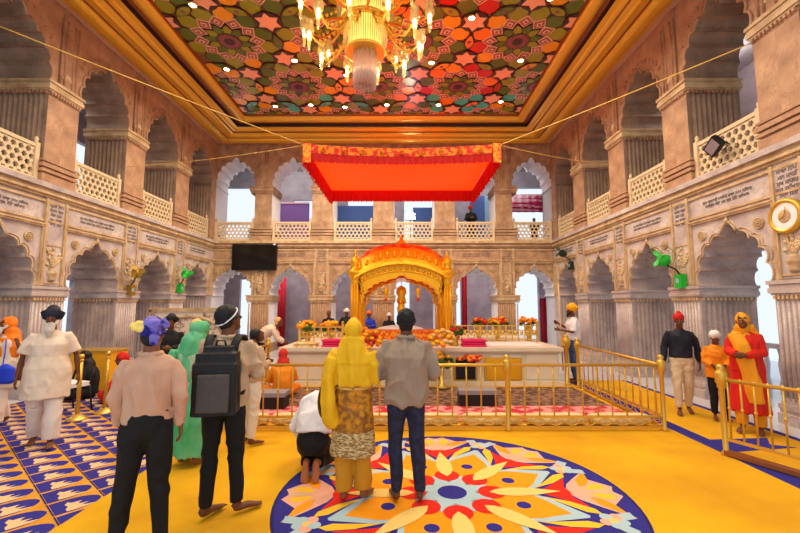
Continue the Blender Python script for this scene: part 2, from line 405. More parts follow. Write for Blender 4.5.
mat('c_cream', 'ecc0a0', .3); mat('c_mauve', '8a4a48', .3); mat('c_brown', '9a5a44', .3); mat('c_dark', '40201a', .3)
b = MB(); b.box(x0 - .1, x1 + .1, y0 - .1, y1 + .1, ZP, ZP + .15, 'ceil_base'); b.build('painted_panel', ceiling)
p = MB(); rnd = random.Random(4)
def clip(pts, k, lim, keep_less):     # cut a polygon by the line coordinate k = lim
    out = []; ins = lambda p: (p[k] <= lim) == keep_less
    for p, q in zip(pts, pts[1:] + pts[:1]):
        if ins(p): out.append(p)
        if ins(p) != ins(q):
            t = (lim - p[k]) / (q[k] - p[k]); out.append((p[0] + (q[0] - p[0]) * t, p[1] + (q[1] - p[1]) * t))
    return out
def ok(pts): return all(x0 < q[0] < x1 and y0 < q[1] < y1 for q in pts)
def flat(pts, lv, m):
    for kk, lim, less in ((0, x0, False), (0, x1, True), (1, y0, False), (1, y1, True)):
        if pts: pts = clip(list(pts), kk, lim, less)
    if len(pts) < 3: return
    n = len(pts); z = ZP - .006 - .006 * lv
    vs = [V((q[0], q[1], z)) for q in pts] + [V((q[0], q[1], ZP)) for q in pts]
    p.add(vs, [tuple(range(n))] + [(i, (i + 1) % n, n + (i + 1) % n, n + i) for i in range(n)], m)
def circ(cx, cy, r, n=18): return [(cx + r * cos(2 * pi * i / n), cy + r * sin(2 * pi * i / n)) for i in range(n)]
def kite(cx, cy, a, r0, rm, r1, w):
    u = (cos(a), sin(a)); v = (-u[1], u[0]); f = lambda r, s: (cx + u[0] * r + v[0] * s, cy + u[1] * r + v[1] * s)
    return [f(r0, 0), f(rm, w), f(r1, 0), f(rm, -w)]
def petal(cx, cy, a, r0, r1, w, n=7):
    u = (cos(a), sin(a)); v = (-u[1], u[0]); L = []
    for i in range(n + 1):
        t = i / n; L.append((r0 + (r1 - r0) * t, w * sin(pi * t ** .8) ** .8 if 0 < t < 1 else 0))
    pts = L + [(r, -s) for r, s in L[::-1][1:-1]]
    return [(cx + u[0] * r + v[0] * s, cy + u[1] * r + v[1] * s) for r, s in pts]
def star(cx, cy, r, r2, n, a0=0): return [(cx + (r if i % 2 == 0 else r2) * cos(a0 + pi * i / n), cy + (r if i % 2 == 0 else r2) * sin(a0 + pi * i / n)) for i in range(2 * n)]
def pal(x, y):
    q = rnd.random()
    if -1.2 < x < 3.0:  # orange bias paints reflected canopy and chandelier glow into the petals
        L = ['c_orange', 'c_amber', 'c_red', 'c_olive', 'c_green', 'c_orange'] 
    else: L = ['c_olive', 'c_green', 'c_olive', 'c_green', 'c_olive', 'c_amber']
    if y > 11.9 and q < .4: return 'c_teal'  # teal petals stand in for reflection spots
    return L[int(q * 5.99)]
SP = 2.42; ROW = 2.1
for r in range(-5, 2):
    cy = 11.6 + ROW * r
    for i in range(-4, 4):
        cx = XC + SP * (i + (.5 if r % 2 else 0))
        if not (x0 - 1.2 < cx < x1 + 1.2 and y0 - 1.2 < cy < y1 + 1.2): continue
        for k in range(12):
            a = 2 * pi * (k + .5) / 12; qx, qy = cx + cos(a) * .97, cy + sin(a) * .97
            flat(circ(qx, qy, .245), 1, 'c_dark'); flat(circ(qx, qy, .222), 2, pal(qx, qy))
        for k in range(12):
            a = 2 * pi * k / 12
            flat(kite(cx, cy, a, .5, .7, .9, .19), 3, 'c_cream'); flat(kite(cx, cy, a, .53, .7, .87, .162), 4, 'c_brown')
            flat(kite(cx, cy, a, .61, .7, .79, .075), 5, 'c_cream'); flat(circ(cx + cos(a) * .7, cy + sin(a) * .7, .04, 8), 6, 'c_mauve')
        for k in range(12):
            a = 2 * pi * (k + .5) / 12; flat(petal(cx, cy, a, .2, .62, .13), 4, 'c_dark'); flat(petal(cx, cy, a, .22, .585, .11), 5, 'c_olive' if (k + i) % 2 else 'c_green')
        flat(circ(cx, cy, .31), 6, 'c_dark')
        for k in range(20):
            a = 2 * pi * k / 20; flat(petal(cx, cy, a, .1, .3, .035, 4), 7, 'c_mauve')
        flat(circ(cx, cy, .13), 8, 'c_dark')
        for k in range(6):
            a = pi / 6 + k * pi / 3; sx, sy = cx + cos(a) * SP / sqrt(3), cy + sin(a) * SP / sqrt(3)
            if k in (0, 1): flat(circ(sx, sy, .33), 7, 'c_dark'); flat(star(sx, sy, .31, .19, 6, pi / 2), 8, 'c_salmon')
            if k % 2:
                pass
            sx, sy = cx + cos(a + pi / 6) * SP / 2, cy + sin(a + pi / 6) * SP / 2
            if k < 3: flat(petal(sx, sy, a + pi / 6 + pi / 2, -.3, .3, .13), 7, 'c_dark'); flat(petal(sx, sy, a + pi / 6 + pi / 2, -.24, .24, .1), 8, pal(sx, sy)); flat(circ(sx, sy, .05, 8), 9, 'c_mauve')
p.build('floral_painting', ceiling)
# ------------------------------------------------------------ carpets
mat('carpet_yellow', 'eab600', .95, col2='ca9000', scale=1.1, detail=8, contrast=.5, bump=.3, bscale=200)
mat('carpet_blue', '2a2686', .95, bump=.3, bscale=200); mat('carpet_navy', '1e1a5a', .95)
mat('carpet_mustard', 'dfa032', .95, col2='cc8a20', scale=3, bump=.3, bscale=200); mat('carpet_cream', 'dcb98a', .95)
mat('m_orange', 'f59a00', .95); mat('m_red', 'e02208', .95); mat('m_pale', 'a9c6cc', .95); mat('m_butter', 'eecb70', .95)
mat('m_pink', 'e8ac90', .95); mat('m_yellow', 'f8c02c', .95)
CZ = .006
c = MB(); c.box(-2.8, 3.9, 2.0, 9.6, 0, CZ, 'carpet_yellow')
tag(c.build('yellow_carpet'), 'large plain yellow carpet across the hall floor between the pillars', 'carpet')
c = MB(); c.box(4.12, 5.25, 1.5, 9.8, 0, CZ, 'carpet_yellow'); c.box(5.25, 5.36, 1.5, 9.8, 0, CZ + .001, 'carpet_blue')
c.add([V((3.95, 5.72, CZ + .003)), V((4.12, 5.55, CZ + .003)), V((4.95, 5.62, CZ + .003)), V((4.75, 5.36, CZ + .003)), V((5.0, 5.25, CZ + .003)), V((4.1, 5.1, CZ + .003))], [(0, 5, 4, 3, 2, 1)], 'carpet_blue')
tag(c.build('runner_carpet'), 'yellow walkway runner with blue edge along the right arcade', 'carpet')
c = MB(); c.box(3.9, 4.12, 1.5, 9.8, 0, CZ + .002, 'carpet_blue')
tag(c.build('blue_border_carpet'), 'narrow blue carpet strip between yellow carpet and right walkway', 'carpet')
def M2(x, y, a): return Matrix.Translation((x, y, 0)) @ Matrix.Rotation(a, 4, 'Z')
c = MB(); CX0 = -7.1; c.box(CX0, -2.8, 2.0, 10.4, 0, CZ, 'carpet_mustard')
va = radians(50); vx, vy = cos(va), sin(va); ux, uy = sin(va), -cos(va); PU, PV = .325, .385
outer_leaf = [(-.155, -.02)] + [(-.158 * cos(pi * i / 12) ** 1 if i < 13 else 0, .09 + .225 * sin(pi * i / 12)) for i in range(13)] + [(.155, -.02)]
blue_leaf = [(p[0] * .93, -.012 + p[1] * 1.06) for p in outer_leaf]
flame = [(.125, .05), (.13, .1), (.125, .2), (.105, .265), (.085, .19), (.065, .165), (.045, .225), (.025, .15), (-.01, .165), (-.03, .19), (-.04, .11), (-.075, .09), (-.03, .06), (.03, .075), (.07, .05)]
band = [(-.155, -.05), (.15, -.05), (.15, -.038), (-.155, -.038)]
for i in range(-40, 41):
    for k in range(-40, 41):
        x = -3.3 + ux * PU * i + vx * PV * k; y = 3.93 + uy * PU * i + vy * PV * k
        if not (CX0 - .4 < x < -2.4 and 1.7 < y < 10.8): continue
        for lv, (sh, m) in enumerate(((outer_leaf, 'carpet_cream'), (blue_leaf, 'carpet_blue'), (flame, 'carpet_cream'), (band, 'carpet_navy'))):
            if lv == 0: continue
            P = [(x + ux * u + vx * v, y + uy * u + vy * v) for u, v in sh]
            for kk, lim, less in ((0, -2.8, True), (0, CX0, False), (1, 10.4, True), (1, 2.0, False)):
                if P: P = clip(P, kk, lim, less)
            if len(P) > 2: c.poly(P, CZ + .001 * lv, m)
tag(c.build('patterned_carpet', fix=False), 'blue and cream leaf-patterned carpet on the left side of hall', 'carpet')
# round medallion rug
c = MB(); R0 = 1.66
def pz(pts, lv, m, M): c.poly(pts, CZ + .002 + .0008 * lv, m, M)
def drop(r0, r1, w, n=10, pw=1.0): 
    L = [(r0 + (r1 - r0) * i / n, w * sin(pi * (i / n) ** pw)) for i in range(n + 1)]
    return L + [(r, -s) for r, s in L[::-1][1:-1]]
I = M2(.48, 4.02, 0)
pz(circ(0, 0, R0, 72), 0, 'carpet_navy', I); pz(circ(0, 0, R0 - .025, 72), 1, 'carpet_blue', I)
for k in range(8):
    M = M2(.48, 4.02, k * pi / 4 + .02)
    # lotus at the rim
    pz([(1.1, 0), (1.17, .16), (1.3, .3), (1.5, .5), (1.42, .28), (1.6, .1), (1.55, 0), (1.6, -.1), (1.42, -.28), (1.5, -.5), (1.3, -.3), (1.17, -.16)], 2, 'm_pink', M)
    for s in (-1, 1):
        pz([(1.28, s * .1), (1.3, s * .25), (1.47, s * .46), (1.43, s * .24), (1.36, s * .14)], 3, 'm_orange', M)
        pz([(1.3, s * .03), (1.38, s * .14), (1.5, s * .16), (1.53, s * .06)], 3, 'm_yellow', M)
    pz([(1.35, 0), (1.42, .05), (1.57, 0), (1.42, -.05)], 4, 'carpet_cream', M)
    pz([(.8, 0), (.95, .1), (1.2, .3), (1.12, .1), (1.14, 0), (1.12, -.1), (1.2, -.3), (.95, -.1)], 3, 'm_red', M)
    for s in (-1, 1):
        pz([(.82, s * .08), (.95, s * .2), (1.12, s * .38), (1.24, s * .42), (1.22, s * .33), (1.05, s * .19)], 4, 'm_yellow', M)
    N = M2(.48, 4.02, (k + .5) * pi / 4 + .02)
    pz([(.18, .05), (.3, .2), (.62, .31), (.9, .2), (1.2, .02), (1.2, -.02), (.9, -.2), (.62, -.31), (.3, -.2), (.18, -.05)], 5, 'm_pale', N)
    pz([(.24, .05), (.4, .19), (.62, .255), (.82, .18), (1.06, 0), (.82, -.18), (.62, -.255), (.4, -.19), (.24, -.05)], 6, 'm_orange', N)
    pz(circ(.66, 0, .065, 14), 7, 'carpet_blue', N)
    # small flower between the lotuses
    for a in range(5):
        q = a * 2 * pi / 5; pz(circ(1.38 + .07 * cos(q), .075 * sin(q), .055, 10), 6.3 + a * .12, 'm_pink' if a % 2 else 'm_pale', N)
    for s in (-1, 1): pz([(1.44, s * .02), (1.56, s * .1), (1.52, s * .2), (1.4, s * .12)], 6, 'm_pale', N)
    pz(circ(1.38, 0, .04, 10), 7.2, 'm_butter', N)
    pz([(.25 + .13 * (1 - cos(q)), .13 * sin(q)) for q in [pi * i / 12 for i in range(13)]][:10] + [(.5, .07), (.5, -.07)] + [(.25 + .13 * (1 - cos(q)), -.13 * sin(q)) for q in [pi * i / 12 for i in range(13)]][9:0:-1], 11, 'm_red', M)
    pz(drop(.36, 1.05, .088, pw=.7), 11.5, 'm_butter', M)
pz(star(0, 0, .4, .22, 8, pi / 8 + .02), 10.5, 'm_pale', I)
pz(circ(0, 0, .14, 24), 12, 'carpet_blue', I)
tag(c.build('medallion_rug', fix=False), 'round floral medallion rug in blue, orange and red', 'rug')
mat('rug_red', 'c02c3c', .95, col2='e09a94', scale=5, detail=2, contrast=.12); mat('rug_dark', '4e3226', .95, col2='94745a', scale=9, detail=3, contrast=.2)
mat('rug_blue', '23204a', .95, col2='e6dcd8', scale=6, detail=2, contrast=.08)
# rugs inside the railing
c = MB(); c.box(-2.8, 3.7, 7.3, 8.9, CZ, CZ + .02, 'rug_dark'); tag(c.build('brown_rug'), 'dark brown patterned rug laid before the marble platform', 'rug')
c = MB(); c.box(-2.8, 3.7, 6.35, 7.28, CZ, CZ + .02, 'rug_red'); tag(c.build('red_rug'), 'red and white printed sheet spread behind the front railing', 'rug')
# ------------------------------------------------------------ lattice railings of the gallery
def lattice_mb(x0, x1, z0, z1, T, m, R=.088):
    mb = MB(); dx = R * sqrt(3); dz = R * 1.5; row = 0; z = z0
    cl = lambda v, a, b: min(max(v, a), b)
    while z < z1 + R:
        x = x0 + (dx / 2 if row % 2 else 0)
        while x < x1 + dx / 2:
            O = []; I_ = []
            for k in range(12):
                a = pi / 2 + k * pi / 6; ro = R if k % 2 == 0 else R * .866; ri = R * (.56 if k % 2 == 0 else .76)
                O.append((cl(x + ro * cos(a), x0, x1), cl(z + ro * sin(a), z0, z1))); I_.append((cl(x + ri * cos(a), x0, x1), cl(z + ri * sin(a), z0, z1)))
            vs = [V((p[0], y, p[1])) for y in (-T / 2, T / 2) for p in O + I_]; fs = []
            for k in range(12):
                n = (k + 1) % 12; fs += [(k, n, 12 + n, 12 + k), (24 + k, 36 + k, 36 + n, 24 + n), (12 + k, 12 + n, 36 + n, 36 + k)]
            mb.add(vs, fs, m); x += dx
        z += dz; row += 1
    return mb
mat('jali', 'dfc8a2', .5)
def make_railing(w, label, m='jali'):
    t = thing('lattice_railing', label, 'railing', group='marble lattice railings of the gallery')
    lattice_mb(-w / 2 + .07, w / 2 - .07, .08, .7, .05, m).build('lattice', t, fix=False)
    f = MB(); f.box(-w / 2 + .05, w / 2 - .05, -.045, .045, .7, .77, m); f.box(-w / 2 + .05, w / 2 - .05, -.05, .05, 0, .09, m); f.build('rail', t)
    pm = None
    for x in (-w / 2 + .04, w / 2 - .04):
        if pm is None:
            f = MB(); f.box(-.045, .045, -.055, .055, 0, .8, m); f.lathe([(.03, .8), (.045, .82), (.03, .84), (.045, .88), (.03, .91), (.008, .94)], (0, 0, 0), 12, m); pm = f.build('post', t, (x, 0, 0))
        else: link('post', pm.data, t, (x, 0, 0))
    return t
rl = None
order = ['nearest the camera', 'second from the camera', 'third from the camera', 'fourth from the camera', 'fifth, nearest the back corner', 'in the corner']
for side, x, rz in (('left', XL - .1, 90), ('right', XR + .1, -90)):
    for i, k in enumerate(range(0, 4)):
        y = PR[k + 2] + BW / 2
        lb = 'cream marble lattice railing on %s gallery, %s' % (side, ['nearest the camera', 'second from the camera', 'third from the camera', 'last before the back corner'][i])
        if rl is None: rl = t = make_railing(1.5, lb)
        else: t = copy_tree(rl)
        t['label'] = lb; t.location = (x, y, Z2); t.rotation_euler = (0, 0, radians(rz))
backc = [c1] + [b + BB / 2 for b in BP[:4]] + [c2]
for i, x in enumerate(backc):
    t = copy_tree(rl); t.location = (x, YB + .1, Z2); t.rotation_euler = (0, 0, 0); t['label'] = 'marble lattice railing on back gallery, ' + ['leftmost one', 'second from left', 'third from left', 'beside and right of the central pillar', 'in front of the standing man', 'rightmost one'][i]
    t['label'] = t['label']
# ------------------------------------------------------------ television, fans, clock, floodlight
t = thing('television', 'black wall-mounted television on the back wall left of the canopy', 'television', (-5.66, YB - .12, 3.62))
f = MB(); f.box(-.86, .86, -.03, .06, -.5, .5, 'black'); casing = f.build('casing', t); f = MB(); f.box(-.83, .83, -.034, -.029, -.47, .47, 'screen'); f.build('screen', t)
f = MB(); f.box(-.2, .2, .05, .13, -.15, .15, 'black'); f.build('bracket', t)
f = MB(); f.box(.72, .8, -.05, .0, .47, .53, 'plaster_white'); f.build('sensor', casing)
mat('fan_green', '1fc23c', .35); mat('fan_gold', 'b08a30', .4, .5); mat('fan_dark', '1c3020', .5); mat('blue_label', '9fc4dc', .5)
def make_fan(m, label, loc, rz, yaw=0):
    t = thing('wall_fan', label, 'fan', loc, rz)     # local -y points into the hall
    f = MB(); f.box(-.1, .1, -.12, .0, -.3, -.02, m); f.build('mount_box', t)
    f = MB(); f.box(-.05, .03, -.124, -.119, -.2, -.1, 'blue_label'); f.build('maker_plate', t)
    f = MB(); f.tube([(0, -.06, -.02), (-.02, -.14, .1), (-.1, -.22, .16), (-.16, -.26, .26)], .018, 'fan_dark', 8); f.build('bracket_arm', t)
    q = Matrix.Rotation(radians(yaw), 3, 'Z') @ Matrix.Rotation(radians(-15), 3, 'X'); ax = q @ V((0, -1, 0)); c = V((-.16, -.3, .3))
    f = MB(); f.lathe([(.02, -.2), (.1, -.18), (.13, -.06), (.13, .0), (.08, .04), (.02, .05)], c, 16, m, axis=ax); motor = f.build('motor', t)
    cg = c + ax * .12; x = q @ V((1, 0, 0)); y = ax.cross(x)
    f = MB()
    for r, d in ((.28, 0), (.27, .05), (.2, .08), (.1, .1), (.27, -.05), (.2, -.08)):
        f.tube([cg + ax * d + x * r * cos(2 * pi * i / 28) + y * r * sin(2 * pi * i / 28) for i in range(29)], .0015 if r < .28 else .0025, 'fan_dark', 5)
    for i in range(12):
        a = 2 * pi * i / 20; e = x * cos(a) + y * sin(a); f.tube([cg + ax * .1 + e * .05, cg + ax * .08 + e * .2, cg + ax * .05 + e * .27, cg + e * .28, cg - ax * .05 + e * .27, cg - ax * .08 + e * .2], .0018, 'fan_dark', 4)
    f.build('cage', t)
    for i in range(3):
        a = 2 * pi * i / 3; f = MB(); vs = []
        for r, w in ((.04, .03), (.1, .05), (.16, .055), (.2, .03)):
            for s in (-1, 1): vs.append(cg + (x * cos(a) + y * sin(a)) * r + (y * cos(a) - x * sin(a)) * w * s + ax * (.02 * s))
        vs += [v + ax * .004 for v in vs]
        f.add(vs, [(0, 1, 3, 2), (2, 3, 5, 4), (4, 5, 7, 6), (8, 10, 11, 9), (10, 12, 13, 11), (12, 14, 15, 13)], m); f.build('blade', motor)
    return t
make_fan('fan_green', 'bright green wall fan on the right pillar with a round cage', (XR - .04, 8.28, 2.45), -90, 35)
make_fan('fan_gold', 'gold-coloured wall fan on the left pillar', (XL + .04, 10.64, 2.35), 90, -60)
make_fan('fan_green', 'green wall fan on left pillar nearest the back corner', (XL + .04, 13.0, 2.5), 90, -50)
make_fan('fan_dark', 'small dark wall fan near the right back corner', (XR - .04, 13.6, 3.3), -90, 30)
t = thing('wall_clock', 'round gold-rimmed clock high on the right pillar', 'clock', (XR - .03, 5.95, 3.14), -90)
f = MB(); f.lathe([(.27, 0), (.27, .05), (.25, .08), (.22, .08), (.2, .05)], (0, 0, 0), 32, 'brass', axis=V((0, -1, 0))); f.build('rim', t)
f = MB(); f.lathe([(.2, .04), (.2, .056)], (0, 0, 0), 32, 'white_cloth', axis=V((0, -1, 0)), smooth=False)
dial = f.build('dial', t)
f = MB(); f.lathe([(.09, .05), (.1, .062), (.085, .066), (.03, .062), (.01, .07)], (0, 0, 0), 20, 'marble_cream', axis=V((0, -1, 0))); f.build('boss', t)
for nm_, a_, l_ in (('hour_hand', -1.9, .09), ('minute_hand', .3, .14)): f = MB(); f.box(-.006, .006, -.075, -.07, 0, l_, 'brass', Matrix.Rotation(a_, 4, 'Y')); f.build(nm_, dial)
t = thing('floodlight', 'black floodlight clamped in front of the right gallery railing', 'floodlight', (XR - .1, 7.1, 4.72), -90)
Mf = Matrix.Rotation(radians(25), 4, 'X') @ Matrix.Rotation(radians(-25), 4, 'Y')
f = MB(); f.box(-.17, .17, -.09, .0, -.12, .12, 'black', Mf)
for k in range(6): f.box(-.15 + k * .055, -.13 + k * .055, 0, .04, -.1, .1, 'black', Mf)
f.build('housing', t)
f = MB(); f.box(-.14, .14, -.094, -.089, -.09, .09, 'plaster_lilac', Mf); f.build('glass', t)
f = MB(); f.tube([(-.18, 0, 0), (-.18, .1, -.05), (0, .16, -.06), (.18, .1, -.05), (.18, 0, 0)], .012, 'black', 6); f.tube([(0, .16, -.06), (0, .2, -.2)], .012, 'black', 6); f.build('bracket', t)
mat('rope', 'e8bc5a', .7)
# bright lamp on the back gallery behind the canopy
mat('lamp_white', 'f4f6ff', .5, emit=60)
t = thing('stage_lamp', 'glaring white lamp on the back gallery just right of the central pillar', 'lamp', (.35, YB + .9, 5.45))
f = MB(); f.box(-.2, .2, 0, .12, -.15, .15, 'black'); f.build('housing', t); f = MB(); f.box(-.17, .17, -.01, 0, -.12, .12, 'lamp_white'); f.build('lens', t)
f = MB(); f.tube([(0, .06, -1.25), (0, .06, -.1)], .02, 'black', 8); f.tube([(-.2, .06, -1.24), (.2, .06, -1.24)], .02, 'black', 8); f.build('stand', t)
# cloths and panels seen through the back gallery
mat('pink_cloth', 'e0206c', .8, col2='f8d0dc', scale=3, stretch=(.1, 1, 2), contrast=.05, bump=.4); mat('blue_board', '4a6fb4', .6); mat('purple_cloth', '8f6ab4', .8); mat('red_curtain', 'b0142a', .8, bump=.4, bscale=12)
def drape(name, label, cat, x0, x1, y, z0, z1, m, n=24, amp=.03, group=None):
    f = MB(); vs = []; 
    for z in (z1, z0):
        for i in range(n + 1):
            t_ = i / n; vs.append(V((x0 + (x1 - x0) * t_, y + amp * sin(t_ * n * 1.3) + (.02 if z == z0 else 0), z)))
    k = n + 1; vs += [v + V((0, .015, 0)) for v in vs]
    f.add(vs, [(i, i + 1, k + i + 1, k + i) for i in range(n)] + [(2 * k + i, 3 * k + i, 3 * k + i + 1, 2 * k + i + 1) for i in range(n)] + [(i, 2 * k + i, 2 * k + i + 1, i + 1) for i in range(n)] + [(k + i, k + i + 1, 3 * k + i + 1, 3 * k + i) for i in range(n)], m, True)
    return tag(f.build(name, fix=False), label, cat, group)
t = thing('hanging_cloth', 'pink and white striped cloth hanging behind the back gallery, right end', 'cloth', (5.5, 17.2, 6.65))
o = drape('striped_cloth', '', '', -.8, .8, 0, -.8, 0, 'pink_cloth'); o.parent = t
for k_ in ('label', 'category'): del o[k_]
for x in (-.78, .78): f = MB(); f.tube([(x, 0, -.02), (x, 0, 1.55)], .012, 'rope', 6); f.build('cord', t)
o = drape('pink_cloth', 'small pink and white cloth seen through the nearest right gallery opening', 'cloth', -.32, .32, 0, -.4, .4, 'pink_cloth', 12); o.location = (9.2, 10.85, 6.95); o.rotation_euler = (0, 0, radians(-90))
drape('red_curtain', 'red curtain inside the lower back doorway left of the gold shrine', 'curtain', -5.75, -5.1, 17.6, 0, 3.2, 'red_curtain')
drape('red_curtain', 'narrow red curtain in doorway right of the gold shrine', 'curtain', 2.62, 2.85, 17.6, 0, 3.2, 'red_curtain', 8)
drape('red_curtain', 'red curtain edge in the far right lower doorway', 'curtain', 6.05, 6.3, 17.6, 0, 2.1, 'red_curtain', 8)
f = MB(); f.box(-5.6, -4.15, 17.5, 17.6, 4.2, 6.35, 'purple_cloth'); f.box(-5.62, -4.13, 17.47, 17.5, 6.3, 6.37, 'pink_cloth'); tag(f.build('purple_screen'), 'purple screen panel with pink edge behind second gallery opening', 'panel')
f = MB(); f.box(-3.0, -.6, 17.5, 17.6, 4.2, 6.2, 'blue_board'); tag(f.build('blue_screen'), 'blue panel on back gallery left of central pillar', 'panel')
f = MB(); f.box(.5, 1.7, 17.8, 17.9, 4.2, 6.2, 'blue_board'); tag(f.build('blue_screen'), 'blue panel on back gallery right of central pillar', 'panel')
t = thing('gallery_door', 'dark blue door with pale blue pane behind the gallery man', 'door', (3.45, 17.3, 4.2))
f = MB(); f.box(-.45, .2, 0, .08, 0, 2.4, 'blue_board'); f.build('door_leaf', t)
mat('pale_blue', '9cc8ec', .4); f = MB(); f.box(.2, .8, 0, .06, 0, 2.4, 'pale_blue'); f.build('pane', t); f = MB(); f.tube([(.5, -.04, 1.0), (.42, -.06, 1.15), (.55, -.04, 1.35)], .02, 'black', 6); f.build('handle', t)
# ------------------------------------------------------------ canopy
mat('canopy_red', 'd8140c', .6, bump=.3, bscale=20); mat('canopy_orange', 'f4420e', .55, bump=.15, bscale=10)
for q_ in ('canopy_orange', 'canopy_red'):
    nt_ = MATS[q_].node_tree; tr_ = nt_.nodes.new('ShaderNodeBsdfTranslucent'); tr_.inputs[0].default_value = MATS[q_].node_tree.nodes['Principled BSDF'].inputs['Base Color'].default_value; mx_ = nt_.nodes.new('ShaderNodeMixShader'); mx_.inputs[0].default_value = .35
    nt_.links.new(nt_.nodes['Principled BSDF'].outputs[0], mx_.inputs[1]); nt_.links.new(tr_.outputs[0], mx_.inputs[2]); nt_.links.new(mx_.outputs[0], nt_.nodes['Material Output'].inputs[0]); mat('brocade', 'f2860f', .5, .2, col2='d01a0a', scale=9, detail=2, contrast=.08); mat('brocade_gold', 'f0a020', .4, .3, col2='e04a0c', scale=14, detail=2, contrast=.1)
t = thing('cloth_canopy', 'large red and orange cloth canopy with fringe hung above the gold shrine', 'canopy', (0, 0, 0))
cx0, cx1, cy0, cy1, cz = -2.22, 2.22, 8.8, 12.4, 5.42
f = MB(); n = 16; vs = []; 
for th in (0, .02):
    for j in range(n + 1):
        for i in range(n + 1):
            u, v = i / n, j / n; sag = .16 * sin(pi * u) * sin(pi * v); fy = cz + (5.4 - cz) * 0
            vs.append(V((cx0 + (cx1 - cx0) * u, cy0 + (cy1 - cy0) * v, fy - sag * 1.5 - .12 * sin(pi * u) * (1 - v) * .6 + .012 * sin(u * 40) * sin(pi * v) + th)))
k = (n + 1) ** 2; fs = [(j * (n + 1) + i, j * (n + 1) + i + 1, (j + 1) * (n + 1) + i + 1, (j + 1) * (n + 1) + i) for i in range(n) for j in range(n)]
f.add(vs[:k], fs, 'canopy_orange', True); f.build('canopy_sheet', t, fix=False)
def valance(name, p, q, h, m, fringe, nn=60, sagf=lambda u: 0, amp=.02, th=.012, ztop=None):
    f = MB(); d = (q - p); nr = V((-d.y, d.x, 0)).normalized(); vs = []; K = nn + 1
    for o in (0, th):
        for z in (0, 1, 2):
            for i in range(K):
                u = i / nn; top = p.z - sagf(u); zz = top - (0, h * .5, h + (fringe * (i % 2)))[z]
                vs.append(p + d * u + nr * (o + amp * sin(i * 1.9) * (z / 2)) + V((0, 0, zz - p.z)))
    for o in (0, 1):
        for z in (0, 1):
            for i in range(nn): a = o * 3 * K + z * K + i; f.add([], [], m); f.f.append((a, a + 1, a + K + 1, a + K)); f.m.append(0); f.sm.append(False)
    f.v = [tuple(x) for x in vs]
    return f.build(name, t, fix=False)
c0, c1_, c2_, c3 = V((cx0, cy0, cz)), V((cx1, cy0, cz)), V((cx1, cy1, cz)), V((cx0, cy1, cz))
valance('back_valance', c3, c2_, .34, 'canopy_red', .035, 110)
valance('side_valance', c0, c3, .42, 'canopy_red', .05, 56, amp=.05); valance('side_valance', c2_, c1_, .42, 'canopy_red', .05, 56, amp=.05)
sg = lambda u: .1 * sin(pi * u)
fv = valance('front_valance', c0 + V((0, -.03, .02)), c1_ + V((0, -.03, .02)), .2, 'brocade', .0, 60, sg, .004)
valance('front_fringe', c0 + V((0, -.02, -.17)), c1_ + V((0, -.02, -.17)), .2, 'canopy_red', .03, 100, lambda u: .07 * sin(pi * u), .015)
for x in (cx0, cx1): f = MB(); f.box(x - (.16 if x > 0 else 0.02), x + (.02 if x > 0 else .16), cy0 - .055, cy0 - .035, cz - .42, cz + .03, 'brocade_gold'); f.build('corner_patch', t)
for i in range(9):
    u = (i + 1) / 10; f = MB(); rosette(f, cx0 + (cx1 - cx0) * u, cz - .1 - .1 * sin(pi * u), .06, 'brocade_gold', cy0 - .045); f.build('embroidered_flower', fv)
# ropes
def rope(a, b, r, label, sag=.1):
    a, b = V(a), V(b); f = MB(); n = 14
    f.tube([a + (b - a) * (i / n) - V((0, 0, sag * sin(pi * i / n))) for i in range(n + 1)], r, 'rope', 6); tag(f.build('rope'), label, 'rope')
rope((cx0, cy0, cz), (XL - .02, 6.6, 6.78), .011, 'thick yellow rope from canopy to the near left pillar', .02)
rope((cx1, cy0, cz), (XR + .02, 6.3, 6.18), .011, 'thick yellow rope from canopy up to the near right pillar', .02)
rope((cx0, cy0, cz), (XL, 10.2, 5.4), .006, 'thin pale rope from canopy to the far left pillar', .06)
rope((cx1, cy0, cz), (XR, 10.6, 5.6), .006, 'thin pale rope from canopy to the far right pillar', .06)
for x, lb in ((cx0, 'left'), (cx1, 'right')):
    s = -1 if x < 0 else 1
    rope((x, cy1, cz), (s * 2.9 - .0, YB, 6.1), .008, 'thin cord tying back %s canopy corner to the wall' % lb, .02)
# ------------------------------------------------------------ chandelier
mat('crystal', 'f4e6b4', .15, 0, spec=.9); mc = MATS['crystal'].node_tree
nb = mc.nodes['Principled BSDF']; nb.inputs['Transmission Weight'].default_value = .6; nb.inputs['IOR'].default_value = 1.3
mat('bulb', 'ffd98a', .5, emit=14); mat('core_glow', 'ffc860', .5, emit=1.6); mat('pale_crystal', 'd8b8a8', .15, .2)
t = thing('chandelier', 'huge tiered crystal chandelier with glowing lamps hanging from the painted ceiling', 'chandelier', (-.75, 7.7, 0))
def tier(name, r0, r1, z0, z1, m, n):
    f = MB()
    for i in range(n):
        a = 2 * pi * i / n; j = .02 * (i % 2)
        f.tube([((r0 - j) * cos(a), (r0 - j) * sin(a), z1), ((r0 + r1) / 2 * cos(a) * 1.03, (r0 + r1) / 2 * sin(a) * 1.03, (z0 + z1) / 2), (r1 * cos(a), r1 * sin(a), z0 + j * 2)], [.011, .016, .006], m, 5)
    f.build(name, t)
def ring(name, r, z, w=.03, m='brass'):
    f = MB(); f.lathe([(r - .03, z - w), (r + .015, z - w), (r + .03, z), (r + .015, z + w), (r - .03, z + w)], (0, 0, 0), 40, m); f.build(name, t)
tier('crystal_tier', .56, .56, 7.5, 8.2, 'crystal', 80); tier('crystal_tier', .44, .41, 6.9, 7.5, 'crystal', 60); tier('crystal_drum', .24, .22, 6.15, 6.88, 'pale_crystal', 48)
